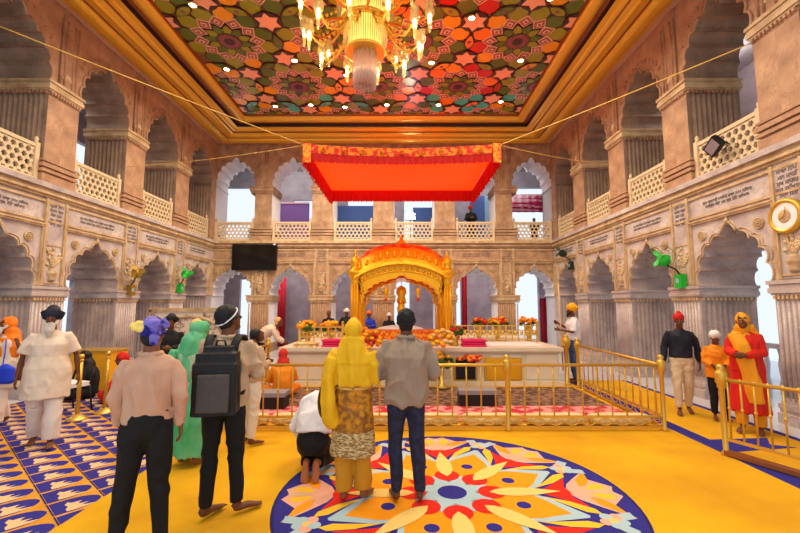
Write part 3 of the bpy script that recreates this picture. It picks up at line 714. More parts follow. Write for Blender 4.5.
ring('brass_ring', .56, 8.2, .03); ring('brass_ring', .5, 7.52, .03); ring('brass_ring', .39, 6.92, .025)
f = MB(); f.lathe([(.1, 8.2), (.46, 8.1), (.5, 7.6), (.37, 7.45), (.35, 7.0), (.1, 6.95)], (0, 0, 0), 24, 'core_glow'); f.build('glowing_core', t)
f = MB(); f.tube([(0, 0, 6.9), (0, 0, 8.45)], .03, 'brass', 8); f.lathe([(.25, 8.45), (.2, 8.38), (.06, 8.33)], (0, 0, 0), 20, 'brass'); f.build('hanging_rod', t)
arm = lamp = None
for i in range(20):
    lo = i % 2 == 0; a = 2 * pi * i / 20 + .15; R_ = 1.12 if lo else 1.32; zl = 6.98 if lo else 7.32
    e = V((cos(a), sin(a), 0))
    f = MB(); f.tube([e * .38 + V((0, 0, 7.55)), e * .65 + V((0, 0, zl + .12)), e * .9 + V((0, 0, zl + .02)), e * R_ + V((0, 0, zl + .24))], [.03, .026, .024, .02], 'orange_paint' if not lo else 'brass', 8)
    for q in range(7): f.ell(e * (.45 + .09 * q) + V((0, 0, zl + .42 - .07 * q if q < 5 else zl + .1)), .035, 'brass', 8, 5)
    arm = f.build('arm', t)
    p_ = e * R_ + V((0, 0, zl + .22))
    f = MB(); f.lathe([(.03, 0), (.09, .03), (.1, .12), (.075, .22), (.1, .28)], p_, 14, 'crystal'); f.build('glass_shade', arm)
    f = MB(); f.ell(p_ + V((0, 0, -.03)), (.042, .042, .11), 'bulb', 10, 7); f.build('bulb_tube', arm)
    f = MB(); f.lathe([(.045, -.02), (.035, -.2), (.028, -.3), (.008, -.34)], p_, 8, 'crystal'); f.build('crystal_drop', arm)
    if lo:
        ld = bpy.data.lights.new('lamp_light', 'POINT'); ld.energy = CHAND_W; ld.color = (1, .62, .26); ld.shadow_soft_size = .09
        o = link('lamp_light', ld, t, p_ + V((0, 0, -.45)))
# downlights
mat('downlight_glow', 'fff0d8', .5, emit=25); mat('spot_warm', 'ffd8a0', .5, emit=8)
dl = None; DLP = [(-4.2, 12.7), (-3.0, 12.6), (-1.9, 12.75), (-.5, 12.6), (1.2, 12.6), (3.2, 12.4), (-4.9, 10.6), (-2.9, 10.2), (-1.6, 10.9), (.8, 10.3), (3.2, 10.2), (-4.6, 8.2), (1.6, 8.6), (3.2, 8.0), (-4.6, 5.8), (3.0, 5.6), (-3.0, 4.4), (1.2, 4.4), (-4.6, 3.0), (3.0, 3.0), (-.7, 2.6)]
rim = MB(); rim.lathe([(.1, 0), (.1, -.03), (.075, -.035), (.07, -.01)], (0, 0, 0), 18, 'pale_brass'); rim = rim.mesh('rim')
len_ = MB(); len_.lathe([(.07, -.012), (.07, -.022)], (0, 0, 0), 18, 'downlight_glow', smooth=False); len_ = len_.mesh('lens')
for i, (x, y) in enumerate(DLP):
    d_ = thing('downlight', 'small round white downlight set in the painted ceiling', 'light', (x, y, ZP - .07), 0, 'ceiling downlights')
    link('rim', rim, d_); link('lens', len_, d_)
    ld = bpy.data.lights.new('beam', 'SPOT'); ld.energy = DOWN_W * 8; ld.spot_size = radians(150); ld.spot_blend = .6; ld.color = (1, .84, .64); ld.shadow_soft_size = .25
    link('beam', ld, d_, (0, 0, -.06))
# ------------------------------------------------------------ brass railings
mat('carved_wood', '8a5028', .5)
balm = MB(); balm.tube([(0, 0, .2), (0, 0, .93)], .011, 'brass', 8); balm.lathe([(.012, .0), (.02, .02), (.012, .04)], (0, 0, .55), 8, 'brass'); balm = balm.mesh('baluster')
pm = MB(); pm.lathe([(.05, 0), (.05, .04), (.03, .06), (.03, .78), (.045, .8), (.045, .84), (.06, .86), (.06, .97), (.045, 1.0), (.03, 1.01), (.045, 1.04), (.03, 1.07), (.005, 1.08)], (0, 0, 0), 14, 'brass'); pm = pm.mesh('post')
def brass_fence(label, a, b, posts, nb, zt=.93, scroll=True):
    a, b = V((a[0], a[1], 0)), V((b[0], b[1], 0)); d = b - a; L = d.length; rz = math.degrees(math.atan2(d.y, d.x))
    t = thing('brass_railing', label, 'railing', a, rz)
    f = MB(); f.tube([(0, 0, zt), (L, 0, zt)], .022, 'brass', 10, side=(0, 1, 0)); f.build('handrail', t)
    for z in ((.2, .05) if scroll else (.2,)): f = MB(); f.box(0, L, -.02, .02, z - .015, z + .015, 'brass'); f.build('bottom_rail', t)
    f = MB(); n = int(L / .24) if scroll else 0
    if not scroll: f.box(0, L, -.05, .05, .02, .07, 'carved_wood'); f.build('kerb_plank', t)
    for i in range(n):
        x = (i + .5) * L / n; f.tube([(x + .09 * cos(q), 0, .125 + .045 * sin(q)) for q in [2 * pi * k / 12 for k in range(13)]], .008, 'gold_paint', 5, side=(0, 1, 0))
    if scroll: f.build('scrollwork', t)
    for x in posts: link('post', pm, t, (x * L, 0, 0))
    for i in range(nb): link('baluster', balm, t, ((i + .5) * L / nb, 0, 0))
    return t
brass_fence('long brass railing across the front of the enclosure', (-2.95, 5.94), (3.77, 5.94), (0, .333, .666, 1), 32)
brass_fence('brass railing running back along the right side of enclosure', (3.77, 6.0), (3.86, 8.95), (1,), 14)
brass_fence('brass railing running back along the left side of enclosure', (-2.95, 6.0), (-2.95, 8.95), (1,), 14)
t = brass_fence('brass railing beside the walkway in right foreground', (3.89, 4.99), (5.05, 2.3), (0, .62), 22, .9, False)
t = thing('gate_post', 'thick gold post at the right front corner of the platform', 'post', (3.74, 9.25, 0)); link('shaft', pm, t); t.scale = (1.6, 1.6, 1.05)
for i, (x, y) in enumerate(((-5.12, 6.5), (-4.98, 6.9))):
    t = thing('stanchion', 'brass stanchion with pale round base, %s of the pair at left' % ('nearer' if i == 0 else 'farther'), 'stanchion', (x, y, 0))
    f = MB(); f.lathe([(.15, .005), (.15, .02), (.1, .05), (.04, .09)], (0, 0, 0), 20, 'pale_brass'); f.build('base', t)
    f = MB(); f.tube([(0, 0, .08), (0, 0, .92)], .03, 'brass', 14); f.lathe([(.03, .9), (.045, .92), (.03, .94)], (0, 0, 0), 14, 'brass'); f.build('pole', t)
    f = MB(); f.ell((0, 0, .98), .045, 'brass'); f.build('ball', t)
# ------------------------------------------------------------ marble platform
mat('altar_marble', 'ebe0c8', .4, col2='dccdb0', scale=2.5, contrast=.5)
mat('lit_gold', 'f0b41a', .35, .5); mat('flower_orange', 'ec8412', .8); mat('flower_yellow', 'f2b418', .8); mat('leaf', '2f5a1c', .7); mat('flower_red', 'c22418', .8)
AX0, AX1, AY0, AY1, AZ = -2.78, 3.64, 9.14, 13.9, .84
t = thing('marble_platform', 'long cream marble platform under the gold shrine', 'platform', ((AX0 + AX1) / 2, AY0, 0)); hw = (AX1 - AX0) / 2
f = MB(); f.box(-hw + .08, hw - .08, .1, AY1 - AY0, 0, AZ - .08, 'altar_marble')
f.build('body', t)
f = MB(); f.box(-hw, hw, 0, AY1 - AY0, AZ - .08, AZ, 'altar_marble'); f.box(-hw + .03, hw - .03, .03, AY1 - AY0, AZ - .11, AZ - .08, 'altar_marble'); f.build('top_slab', t)
f = MB(); f.box(-hw, hw, 0.0, .1, 0, .1, 'altar_marble'); f.build('foot_step', t)
for x0_, x1_ in ((-hw + .1, -1.75), (-1.7, -.9), (1.55, 2.3), (2.35, hw - .1)):
    f = MB(); f.box(x0_ + .03, x1_ - .03, .07, .1, .14, .68, 'altar_marble'); f.build('panel', t)
for x in (.25, 1.0, 1.85):
    w_ = .26 if x < 1.5 else .42; xx = x - (AX0 + AX1) / 2 + .43 + .0
    f = MB(); f.box(xx - w_, xx + w_, .04, .1, .1, .62, 'brass'); f.box(xx - w_ + .04, xx + w_ - .04, .02, .05, .14, .58, 'lit_gold' if x > 1.5 else 'black'); 
    f.build('niche', t)
def clump(mb, c, r, n, ms, sz=.045, seed=0, flat_=1):
    rd = random.Random(seed)
    for i in range(n):
        a = rd.uniform(0, 2 * pi); u = rd.uniform(-.3, 1); q = rd.uniform(.6, 1) * r; s = sqrt(max(0, 1 - u * u))
        p_ = (c[0] + q * s * cos(a), c[1] + q * s * sin(a), c[2] + q * u * flat_)
        k = sz * rd.uniform(.7, 1.25); mb.ell(p_, (k, k, k * .75), rd.choice(ms), 7, 5)
for i, (x, lb) in enumerate(((.75, 'left'), (1.55, 'middle'))):
    f = MB(); clump(f, (x, 9.08, .6), .3, 34, ['flower_orange', 'flower_orange', 'flower_red'], .045, i, .25); tag(f.build('marigold_garland'), 'orange marigold garland draped over the %s dark niche' % lb, 'garland')
def vase(x, y, z, w, lb, ms, seed, tall=.3):
    t = thing('flower_vase', lb, 'vase of flowers', (x, y, z))
    f = MB(); f.lathe([(.06, 0), (.09, .03), (.05, .08), (.1, .18), (.11, tall - .05), (.13, tall)], (0, 0, 0), 16, 'pale_brass'); f.build('vase', t)
    f = MB(); clump(f, (0, 0, tall + .06), w, 40, ms, .055, seed, .55); f.build('blossoms', t)
    f = MB(); clump(f, (0, 0, tall), w * 1.05, 22, ['leaf'], .05, seed + 50, .35); f.build('leaves', t)
    return t
vase(-2.35, 10.1, AZ, .27, 'vase of yellow and orange flowers at the left end of platform', ['flower_orange', 'flower_yellow'], 1, .36)
vase(-1.8, 10.2, AZ, .26, 'vase of orange flowers with green leaves, second from left', ['flower_orange', 'flower_yellow'], 2, .36)
vase(-1.2, 9.7, AZ, .17, 'low bowl of orange flowers at foot of the left gold pillar', ['flower_orange', 'leaf'], 3, .28)
vase(1.28, 9.7, AZ, .18, 'low bowl of dark red flowers at foot of right gold pillar', ['flower_red', 'flower_orange', 'leaf'], 4, .28)
vase(2.1, 11.0, AZ, .2, 'vase of orange flowers just right of the gold shrine', ['flower_orange', 'flower_red'], 5, .44)
vase(2.6, 11.0, AZ, .27, 'wide vase of mixed orange flowers, middle of the right three', ['flower_orange', 'flower_red', 'flower_yellow'], 6, .44)
vase(3.45, 11.0, AZ, .27, 'vase of yellow and orange flowers, rightmost on the platform', ['flower_yellow', 'flower_orange'], 7, .44)
# low gold grille on the platform
def grille(x0_, x1_, y, lb, m='pale_brass'):
    t = thing('altar_grille', lb, 'railing', (x0_, y, AZ)); L = x1_ - x0_
    for z in (.06, .18, .3, .42): f = MB(); f.box(0, L, -.012, .012, z - .012, z + .012, m); f.build('bar', t)
    f = MB(); n = max(2, int(L / .16))
    for i in range(n + 1): f.box(i * L / n - .012, i * L / n + .012, -.015, .015, 0, .44, m)
    f.build('uprights', t)
    f = MB()
    for i in range(n): f.lathe([(.05, -.012), (.05, .012)], ((i + .5) * L / n, 0, .24), 8, m, axis=V((0, 1, 0)))
    f.build('discs', t)
    for x in (0, L): f = MB(); f.box(x - .03, x + .03, -.03, .03, 0, .5, m); f.ell((x, 0, .53), .035, m, 8, 6); f.build('end_post', t)
grille(-2.5, -1.45, 9.9, 'low gold grille on the left part of the platform'); grille(1.4, 3.55, 10.6, 'low gold grille on the right part of the platform')
mat('hot_pink', 'd8185c', .7, bump=.3); mat('gold_cloth', 'dca83a', .6, col2='f0e0b0', scale=12, detail=2, contrast=.2)
def folded(name, lb, x0_, x1_, y0_, y1_, z0, h, m, n=3, cat='cloth'):
    f = MB()
    for i in range(n):
        z = z0 + h * i / n; e = .015 * (i % 2); f.box(x0_ + e, x1_ - e, y0_ + e, y1_ - e, z, z + h / n * .85, m)
    o = f.build(name); o.modifiers.new('b', 'BEVEL').width = .012; return tag(o, lb, cat)
folded('folded_cloth', 'folded pink cloth on platform left of the gold shrine', -1.85, -1.3, 9.3, 9.7, AZ, .17, 'hot_pink')
folded('folded_cloth', 'folded pink cloth on platform right of the gold shrine', 1.4, 1.95, 9.3, 9.7, AZ, .17, 'hot_pink')
folded('folded_cloth', 'golden folded cloth at the left end of the platform', -2.5, -1.95, 9.25, 9.6, AZ, .1, 'gold_cloth')
folded('white_sheet', 'white sheet spread on the right part of the platform', 1.98, 3.3, 9.5, 10.4, AZ, .03, 'white_cloth', 1)
folded('white_sheet', 'white folded sheet between gold grille and pink cloth', -2.1, -1.3, 9.72, 9.86, AZ, .1, 'white_cloth', 2)
# ------------------------------------------------------------ golden shrine
t = thing('golden_shrine', 'ornate golden arched shrine with curved red-topped roof on the platform', 'shrine', (-.02, 10.4, AZ))
def gold_arch(y0_, y1_, name):
    C = arch_curve(1.0, .72, 13, 4, .05); C2 = []
    f = MB(); zs = 1.0; n = len(C); outer_ = []
    for x, z in C:
        u = x / 1.0; outer_.append((u * 1.2, 1.72 + .36 * (1 - u * u) - zs))
    vs = [V((x, y, zs + z)) for y in (y0_, y1_) for x, z in C] + [V((x, y, zs + z)) for y in (y0_, y1_) for x, z in outer_]
    fs = []
    for i in range(n - 1): fs += [(i, i + 1, 2 * n + i + 1, 2 * n + i), (n + i, 3 * n + i, 3 * n + i + 1, n + i + 1), (i, n + i, n + i + 1, i + 1), (2 * n + i, 2 * n + i + 1, 3 * n + i + 1, 3 * n + i)]
    fs += [(0, 2 * n, 3 * n, n), (n - 1, 2 * n - 1, 4 * n - 1, 3 * n - 1)]
    f.add(vs, fs, 'gold'); f.build(name, t)
    f = MB(); yy = y0_ - .02
    f.tube([(x * 1.03, yy, zs + z * 1.03) for x, z in C], .028, 'gold', 8, side=(0, 1, 0))
    f.tube([(x * 1.04, yy, 1.72 + .36 * (1 - (x / 1.2) ** 2) - .06) for x in [(-1.15 + 2.3 * i / 30) for i in range(31)]], .03, 'gold', 8, side=(0, 1, 0))
    f.tube([(x, yy, 1.5 + .36 * (1 - (x / 1.2) ** 2) - .02) for x in [(-1.0 + 2.0 * i / 30) for i in range(31)]], .02, 'gold', 8, side=(0, 1, 0))
    for i in range(15):
        x = -1.02 + 2.04 * i / 14; f.ell((x, yy, 1.72 + .36 * (1 - (x / 1.2) ** 2) - .16), (.05, .03, .05), 'gold', 8, 6)
    for s in (-1, 1):
        for k in range(12): f.ell((s * (1.04 - .02 * (k % 3)), yy, .95 + k * .06), (.035, .025, .03), 'gold', 7, 5)
    f.build('arch_ornament', t)
gold_arch(0, .14, 'front_arch'); gold_arch(1.6, 1.74, 'rear_arch')
pmesh = MB(); pmesh.lathe([(.17, 0), (.17, .06), (.13, .1), (.15, .18), (.115, .24), (.1, .3), (.105, 1.5), (.13, 1.55), (.11, 1.6), (.16, 1.7), (.22, 1.78), (.22, 1.84), (.14, 1.88), (.1, 1.95), (.13, 2.02), (.14, 2.12), (.08, 2.2), (.03, 2.26), (.035, 2.3), (.005, 2.42)], (0, 0, 0), 16, 'gold')
for k in range(8): a = k * pi / 4; pmesh.tube([(.105 * cos(a), .105 * sin(a), .3), (.105 * cos(a), .105 * sin(a), 1.5)], .018, 'gold', 6)
pmesh = pmesh.mesh('pillar')
for x in (-1.2, 1.2):
    for y in (.07, 1.67): link('pillar', pmesh, t, (x, y, 0))
f = MB(); n = 24; vs = []; rows = []
prof_ = [(-.14, 0, 0), (-.12, .07, 0), (-.02, .22, 0), (.15, .42, 1), (.4, .56, 1), (.87, .62, 1)]
full = prof_ + [(1.74 - p_[0], p_[1], p_[2]) for p_ in prof_[::-1][1:]]
for y, dz, _ in full:
    for i in range(n + 1):
        u = -1 + 2 * i / n; ww = 1.22 - dz * .12; base = 1.64 + .38 * (1 - u * u); top_ = 2.68 - .4 * abs(u) ** 3.2
        vs.append(V((u * ww, y, base + (top_ - base) * dz / .62)))
K = n + 1
for r in range(len(full) - 1):
    f.add([], [], 'gold')
    for i in range(n): f.f.append((r * K + i, r * K + i + 1, (r + 1) * K + i + 1, (r + 1) * K + i)); f.m.append(f.mi('roof_red' if full[r][2] and full[r + 1][2] else 'gold')); f.sm.append(True)
mat('roof_red', 'e0320e', .55, .2, col2='f0921a', scale=7, detail=2, contrast=.12)
f.v = [tuple(v) for v in vs]; f.add([V((-1.25, 0, 1.66)), V((1.25, 0, 1.66)), V((1.25, 1.74, 1.66)), V((-1.25, 1.74, 1.66))], [(0, 1, 2, 3)], 'gold'); f.build('curved_roof', t, fix=False)
f = MB()
for i in range(13):
    u = -.92 + 1.84 * i / 12; x = u * 1.18; zb = 1.64 + .38 * (1 - u * u) + .24; f = MB()
    f.ell((x, -.06, zb), (.05, .05, .06), 'gold', 8, 6); f.lathe([(.03, 0), (.04, .04), (.02, .08), (.004, .13)], (x, -.06, zb + .03), 8, 'gold'); f.build('roof_crest', t)
f = MB(); f.lathe([(.12, 0), (.15, .05), (.08, .12), (.04, .16), (.06, .2), (.02, .25), (.005, .36)], (0, .87, 2.66), 14, 'gold'); f.build('finial', t)
mat('red_trim', 'd43a14', .7); f = MB(); C = arch_curve(1.0, .72, 13, 4, .05)
f.tube([(x * .97, .02, 1.0 + z * .975) for x, z in C if z > .25], .02, 'red_trim', 6, side=(0, 1, 0)); f.build('red_fringe', t)
f = MB(); f.box(-1.25, 1.25, -.1, 1.8, 0, .12, 'gold'); f.build('base', t)
for x, lb in ((-.42, 'left'), (.42, 'right')):
    g_ = MB(); g_.tube([(x, 10.42, AZ + 1.62), (x, 10.42, AZ + 1.4)], .006, 'gold', 5); g_.lathe([(.01, 0), (.05, -.05), (.07, -.14), (.03, -.18), (.05, -.22), (.005, -.3)], (x, 10.42, AZ + 1.42), 12, 'gold'); g_.ell((x, 10.42, AZ + 1.1), (.04, .04, .05), 'red_trim', 8, 6)
    tag(g_.build('hanging_tassel'), 'gold and red tassel hanging in %s half of the shrine arch' % lb, 'tassel')
g_ = MB(); g_.tube([(-.02, 11.2, AZ + 1.65), (-.02, 11.2, AZ + 1.4)], .01, 'gold', 5); g_.lathe([(.02, 0), (.12, -.06), (.15, -.2), (.1, -.3), (.13, -.4), (.09, -.55), (.12, -.62), (.1, -.8), (.14, -.95), (.05, -1.05)], (-.02, 11.2, AZ + 1.5), 14, 'gold')
clump(g_, (-.02, 11.2, AZ + 1.05), .13, 14, ['red_trim', 'gold'], .05, 9); tag(g_.build('hanging_pendant'), 'tall gold and red pendant hanging in the middle of the shrine', 'pendant')
f = MB(); f.ell((-.05, 11.1, AZ + .22), (.75, .45, .2), 'white_cloth', 24, 10); tag(f.build('covered_book'), 'white cloth draped over the holy book inside the shrine', 'book')
f = MB(); vs = []; f.box(-.95, .95, 10.2, 10.28, AZ + .02, AZ + .3, 'brocade_gold'); f.box(-.95, .95, 10.28, 10.9, AZ + .28, AZ + .32, 'brocade_gold'); tag(f.build('brocade_cover'), 'orange brocade cloth covering the low desk before the book', 'cloth')
for x, lb, sd in ((-.75, 'tall arrangement of yellow and red flowers left of platform centre', 21), (.85, 'tall arrangement of orange and yellow flowers right of platform centre', 31)):
    t = thing('flower_arrangement', lb, 'flowers', (x, 8.72, 0)); R_ = 'flower_red' if x < 0 else 'gold_cloth'
    f = MB(); f.lathe([(.12, 0), (.16, .04), (.05, .1), (.04, .8)], (0, 0, .03), 14, 'pale_brass'); f.build('stand', t)
    f = MB(); clump(f, (0, 0, 1.0), .3, 60, ['flower_yellow', 'flower_yellow', 'flower_orange', R_], .055, sd, 1.0); f.build('upper_blossoms', t)
    f = MB(); clump(f, (0, 0, .55), .25, 44, ['flower_yellow', 'leaf', 'flower_orange'], .055, sd + 1, 1.0); f.build('lower_blossoms', t)
# things on the rugs inside the railing
mat('box_grey', '8a8a8c', .6)
for x, y, lb in ((1.35, 7.4, 'grey-topped black box on the rug in the middle of enclosure'), (-2.35, 7.2, 'grey-topped black box on the rug at left end of enclosure')):
    t = thing('black_box', lb, 'box', (x, y, .026)); f = MB(); f.box(-.33, .33, -.16, .16, 0, .2, 'black'); f.build('body', t); f = MB(); f.box(-.34, .34, -.18, .18, .2, .27, 'box_grey'); f.build('lid', t)
mat('cushion', 'ecdfa8', .9, col2='d8c684', scale=8, detail=2, bump=.3); 
cm_ = None
for i in range(7):
    x = -2.45 + i * .95
    if cm_ is None:
        f = MB(); f.tube([(-.45, 0, 0), (-.43, 0, 0), (-.3, 0, 0), (0, 0, 0), (.3, 0, 0), (.43, 0, 0), (.45, 0, 0)], [(.02, .02), (.1, .1), (.13, .12), (.135, .12), (.13, .12), (.1, .1), (.02, .02)], 'cushion', 14, side=(0, 1, 0)); o = f.build('bolster'); cm_ = o.data
    else: o = link('bolster', cm_)
    o.location = (x, 6.2, .1); o.scale = (1, 1, .7); tag(o, 'pale yellow bolster cushion lying behind the front brass railing', 'cushion', 'bolsters behind the front railing')
t = thing('collection_box', 'orange cloth-covered low table beyond the brass stanchions', 'table', (-6.5, 8.9, 0))
f = MB(); f.box(-.5, .3, -.3, .3, .0, .8, 'flower_yellow'); f.build('cloth_cover', t); f = MB(); f.box(-.52, .32, -.32, .32, .8, .84, 'brass'); f.build('tabletop', t)
t = thing('folding_chair', 'black folding chair with white seat beside the stanchions', 'chair', (-5.65, 6.9, 0), -20)
f = MB(); f.box(-.24, .24, -.22, .22, .43, .5, 'white_cloth'); f.build('seat', t); f = MB(); f.tube([(-.24, .22, .45), (-.24, .28, .7), (0, .3, .74), (.24, .28, .7), (.24, .22, .45)], .018, 'black', 8); f.build('backrest', t)
for x, y in ((-.22, -.2), (.22, -.2), (-.22, .22), (.22, .22)): f = MB(); f.tube([(x, y, .44), (x * 1.1, y * 1.25, 0)], .014, 'black', 6); f.build('leg', t)
# carved marble screen at the left
mat('carved', 'b89878', .6); mat('carved_pale', 'e8d8c0', .5)
t = thing('carved_screen', 'low cream marble screen carved with an arch and scrolls, far left', 'screen', (-4.3, 8.3, 0))
f = MB(); f.box(-.9, .82, 0, .12, 0, 1.72, 'carved_pale'); f.build('slab', t)
f = MB(); f.tube([(.74 * cos(a) - .04, -.01, 1.0 + .56 * sin(a)) for a in [pi * i / 30 for i in range(31)]], .03, 'marble_cream', 8, side=(0, 1, 0)); f.build('arch_relief', t)
f = MB(); rd = random.Random(3)
for i in range(230):
    x, z = rd.uniform(-.82, .74), rd.uniform(.4, 1.64); a = rd.uniform(0, 6.28); r = rd.uniform(.03, .06)
    f.tube([(x + r * (1 - k / 9) * cos(a + k * .7), -.005, z + r * (1 - k / 9) * sin(a + k * .7)) for k in range(8)], .01, 'carved', 5, side=(0, 1, 0))
f.build('scroll_relief', t)
f = MB()
for a, b, c_, d_ in ((-.9, .82, 1.66, 1.74), (-.9, -.85, 0, 1.7), (.77, .82, 0, 1.7)): f.box(a, b, -.03, .14, c_, d_, 'marble_cream')
f.build('border', t)
t = thing('marble_balustrade', 'white marble balustrade in the daylight beyond right arch', 'balustrade', (8.2, 7.4, 0))
for k in range(6): f = MB(); f.lathe([(.06, 0), (.06, .1), (.035, .2), (.06, .5), (.035, .7), (.06, .85)], (0, k * .35, 0), 10, 'plaster_white'); f.build('baluster', t)
f = MB(); f.box(-.08, .08, -.15, 1.95, .85, .95, 'plaster_white'); f.build('rail', t)

# added globe lamps that brighten the corridors behind the arcades
mat('globe', 'fff2e0', .5, emit=3)
for i, (x, y, z, e, lb) in enumerate(((-5.0, 16.9, 3.8, 60, 'lower corridor behind the left back arches'), (-.7, 16.9, 3.8, 60, 'lower corridor behind the gold shrine'), (3.9, 16.9, 3.8, 60, 'lower corridor behind the right back arches'),
        (-5.0, 16.9, 8.0, 70, 'gallery behind the left upper arches'), (-.7, 16.9, 8.0, 70, 'gallery behind the canopy'), (3.9, 16.9, 8.0, 70, 'gallery behind the right upper arches'),
        (-9.6, 8.0, 3.8, 40, 'lower corridor along the left side'), (-9.6, 12.5, 3.8, 40, 'lower left corridor far end'), (-9.6, 9.5, 8.0, 40, 'gallery along the left side'), (8.1, 9.5, 8.0, 50, 'gallery along the right side'))):
    t = thing('added_fill_lamp', 'added white globe fill lamp in the ' + lb, 'lamp', (x, y, z + .2))
    f = MB(); f.lathe([(.08, 0), (.08, -.03), (.02, -.05)], (0, 0, 0), 14, 'brass'); f.build('mount', t)
    f = MB(); f.ell((0, 0, -.13), .1, 'globe', 14, 10); f.build('globe', t)
    ld = bpy.data.lights.new('glow', 'POINT'); ld.energy = e; ld.color = (1, .9, .82); ld.shadow_soft_size = .12; link('glow', ld, t, (0, 0, -.3))
# ------------------------------------------------------------ people (built at 1.75 m, facing local +y, right hand at +x)
def bake(mb, name, parent, voxel, it=4, fac=.5, noise_amp=0, nscale=(4, 4, 4), seed=0, m=None):
    me = mb.mesh(name); o = bpy.data.objects.new(name, me); COL.objects.link(o)
    r = o.modifiers.new('r', 'REMESH'); r.mode = 'VOXEL'; r.voxel_size = voxel; r.use_smooth_shade = True
    s = o.modifiers.new('s', 'SMOOTH'); s.factor = fac; s.iterations = it
    dg = bpy.context.evaluated_depsgraph_get(); nm = bpy.data.meshes.new_from_object(o.evaluated_get(dg))
    bpy.data.objects.remove(o); bpy.data.meshes.remove(me)
    nm.name = name
    if not nm.materials: nm.materials.append(MATS[m or mb.mats[0]])
    if noise_amp:
        sc = V(nscale); of = V((seed * 3.1, seed * 1.7, seed))
        ns = [v.normal.copy() for v in nm.vertices]
        for v, n_ in zip(nm.vertices, ns):
            q = V((v.co.x * sc.x, v.co.y * sc.y, v.co.z * sc.z)) + of
            v.co += n_ * noise_amp * max(-.45, .9 - 3.2 * abs(noise.noise(q + V((0, 0, 1.5 * noise.noise(q * .6))))) + .5 * noise.noise(q * 2.7))
    nm.polygons.foreach_set('use_smooth', [True] * len(nm.polygons)); nm.update()
    o = bpy.data.objects.new(name, nm); COL.objects.link(o); o.parent = parent; return o
BASE = dict(pel=(0, 0, .96), mid=(0, -.01, 1.12), chest=(0, -.01, 1.3), neck=(0, .0, 1.46), head=(0, .02, 1.6), yaw=0, tilt=0,
            shR=(.175, 0, 1.41), shL=(-.175, 0, 1.41), elR=(.235, -.02, 1.13), elL=(-.235, -.02, 1.13), wrR=(.24, .06, .88), wrL=(-.24, .06, .88),
            hpR=(.085, 0, .92), hpL=(-.085, 0, .92), knR=(.1, .01, .5), knL=(-.1, .01, .5), anR=(.1, -.03, .09), anL=(-.1, -.03, .09), toR=(.13, .15, .03), toL=(-.13, .15, .03))
FOLD = dict(elR=(.24, .02, 1.14), elL=(-.24, .02, 1.14), wrR=(.05, .26, 1.16), wrL=(-.05, .26, 1.16))
def spine(J, t):
    P = [V(J[k]) for k in ('pel', 'mid', 'chest', 'neck')]
    x = t * 3; i = max(0, min(2, int(math.floor(x)))); return P[i] + (P[i + 1] - P[i]) * (x - i)
def torso(mb, J, tab, m, n=18):
    sd = (V(J['shR']) - V(J['shL'])); mb.tube([spine(J, t) for t, a, b in tab], [(a, b) for t, a, b in tab], m, n, side=sd)
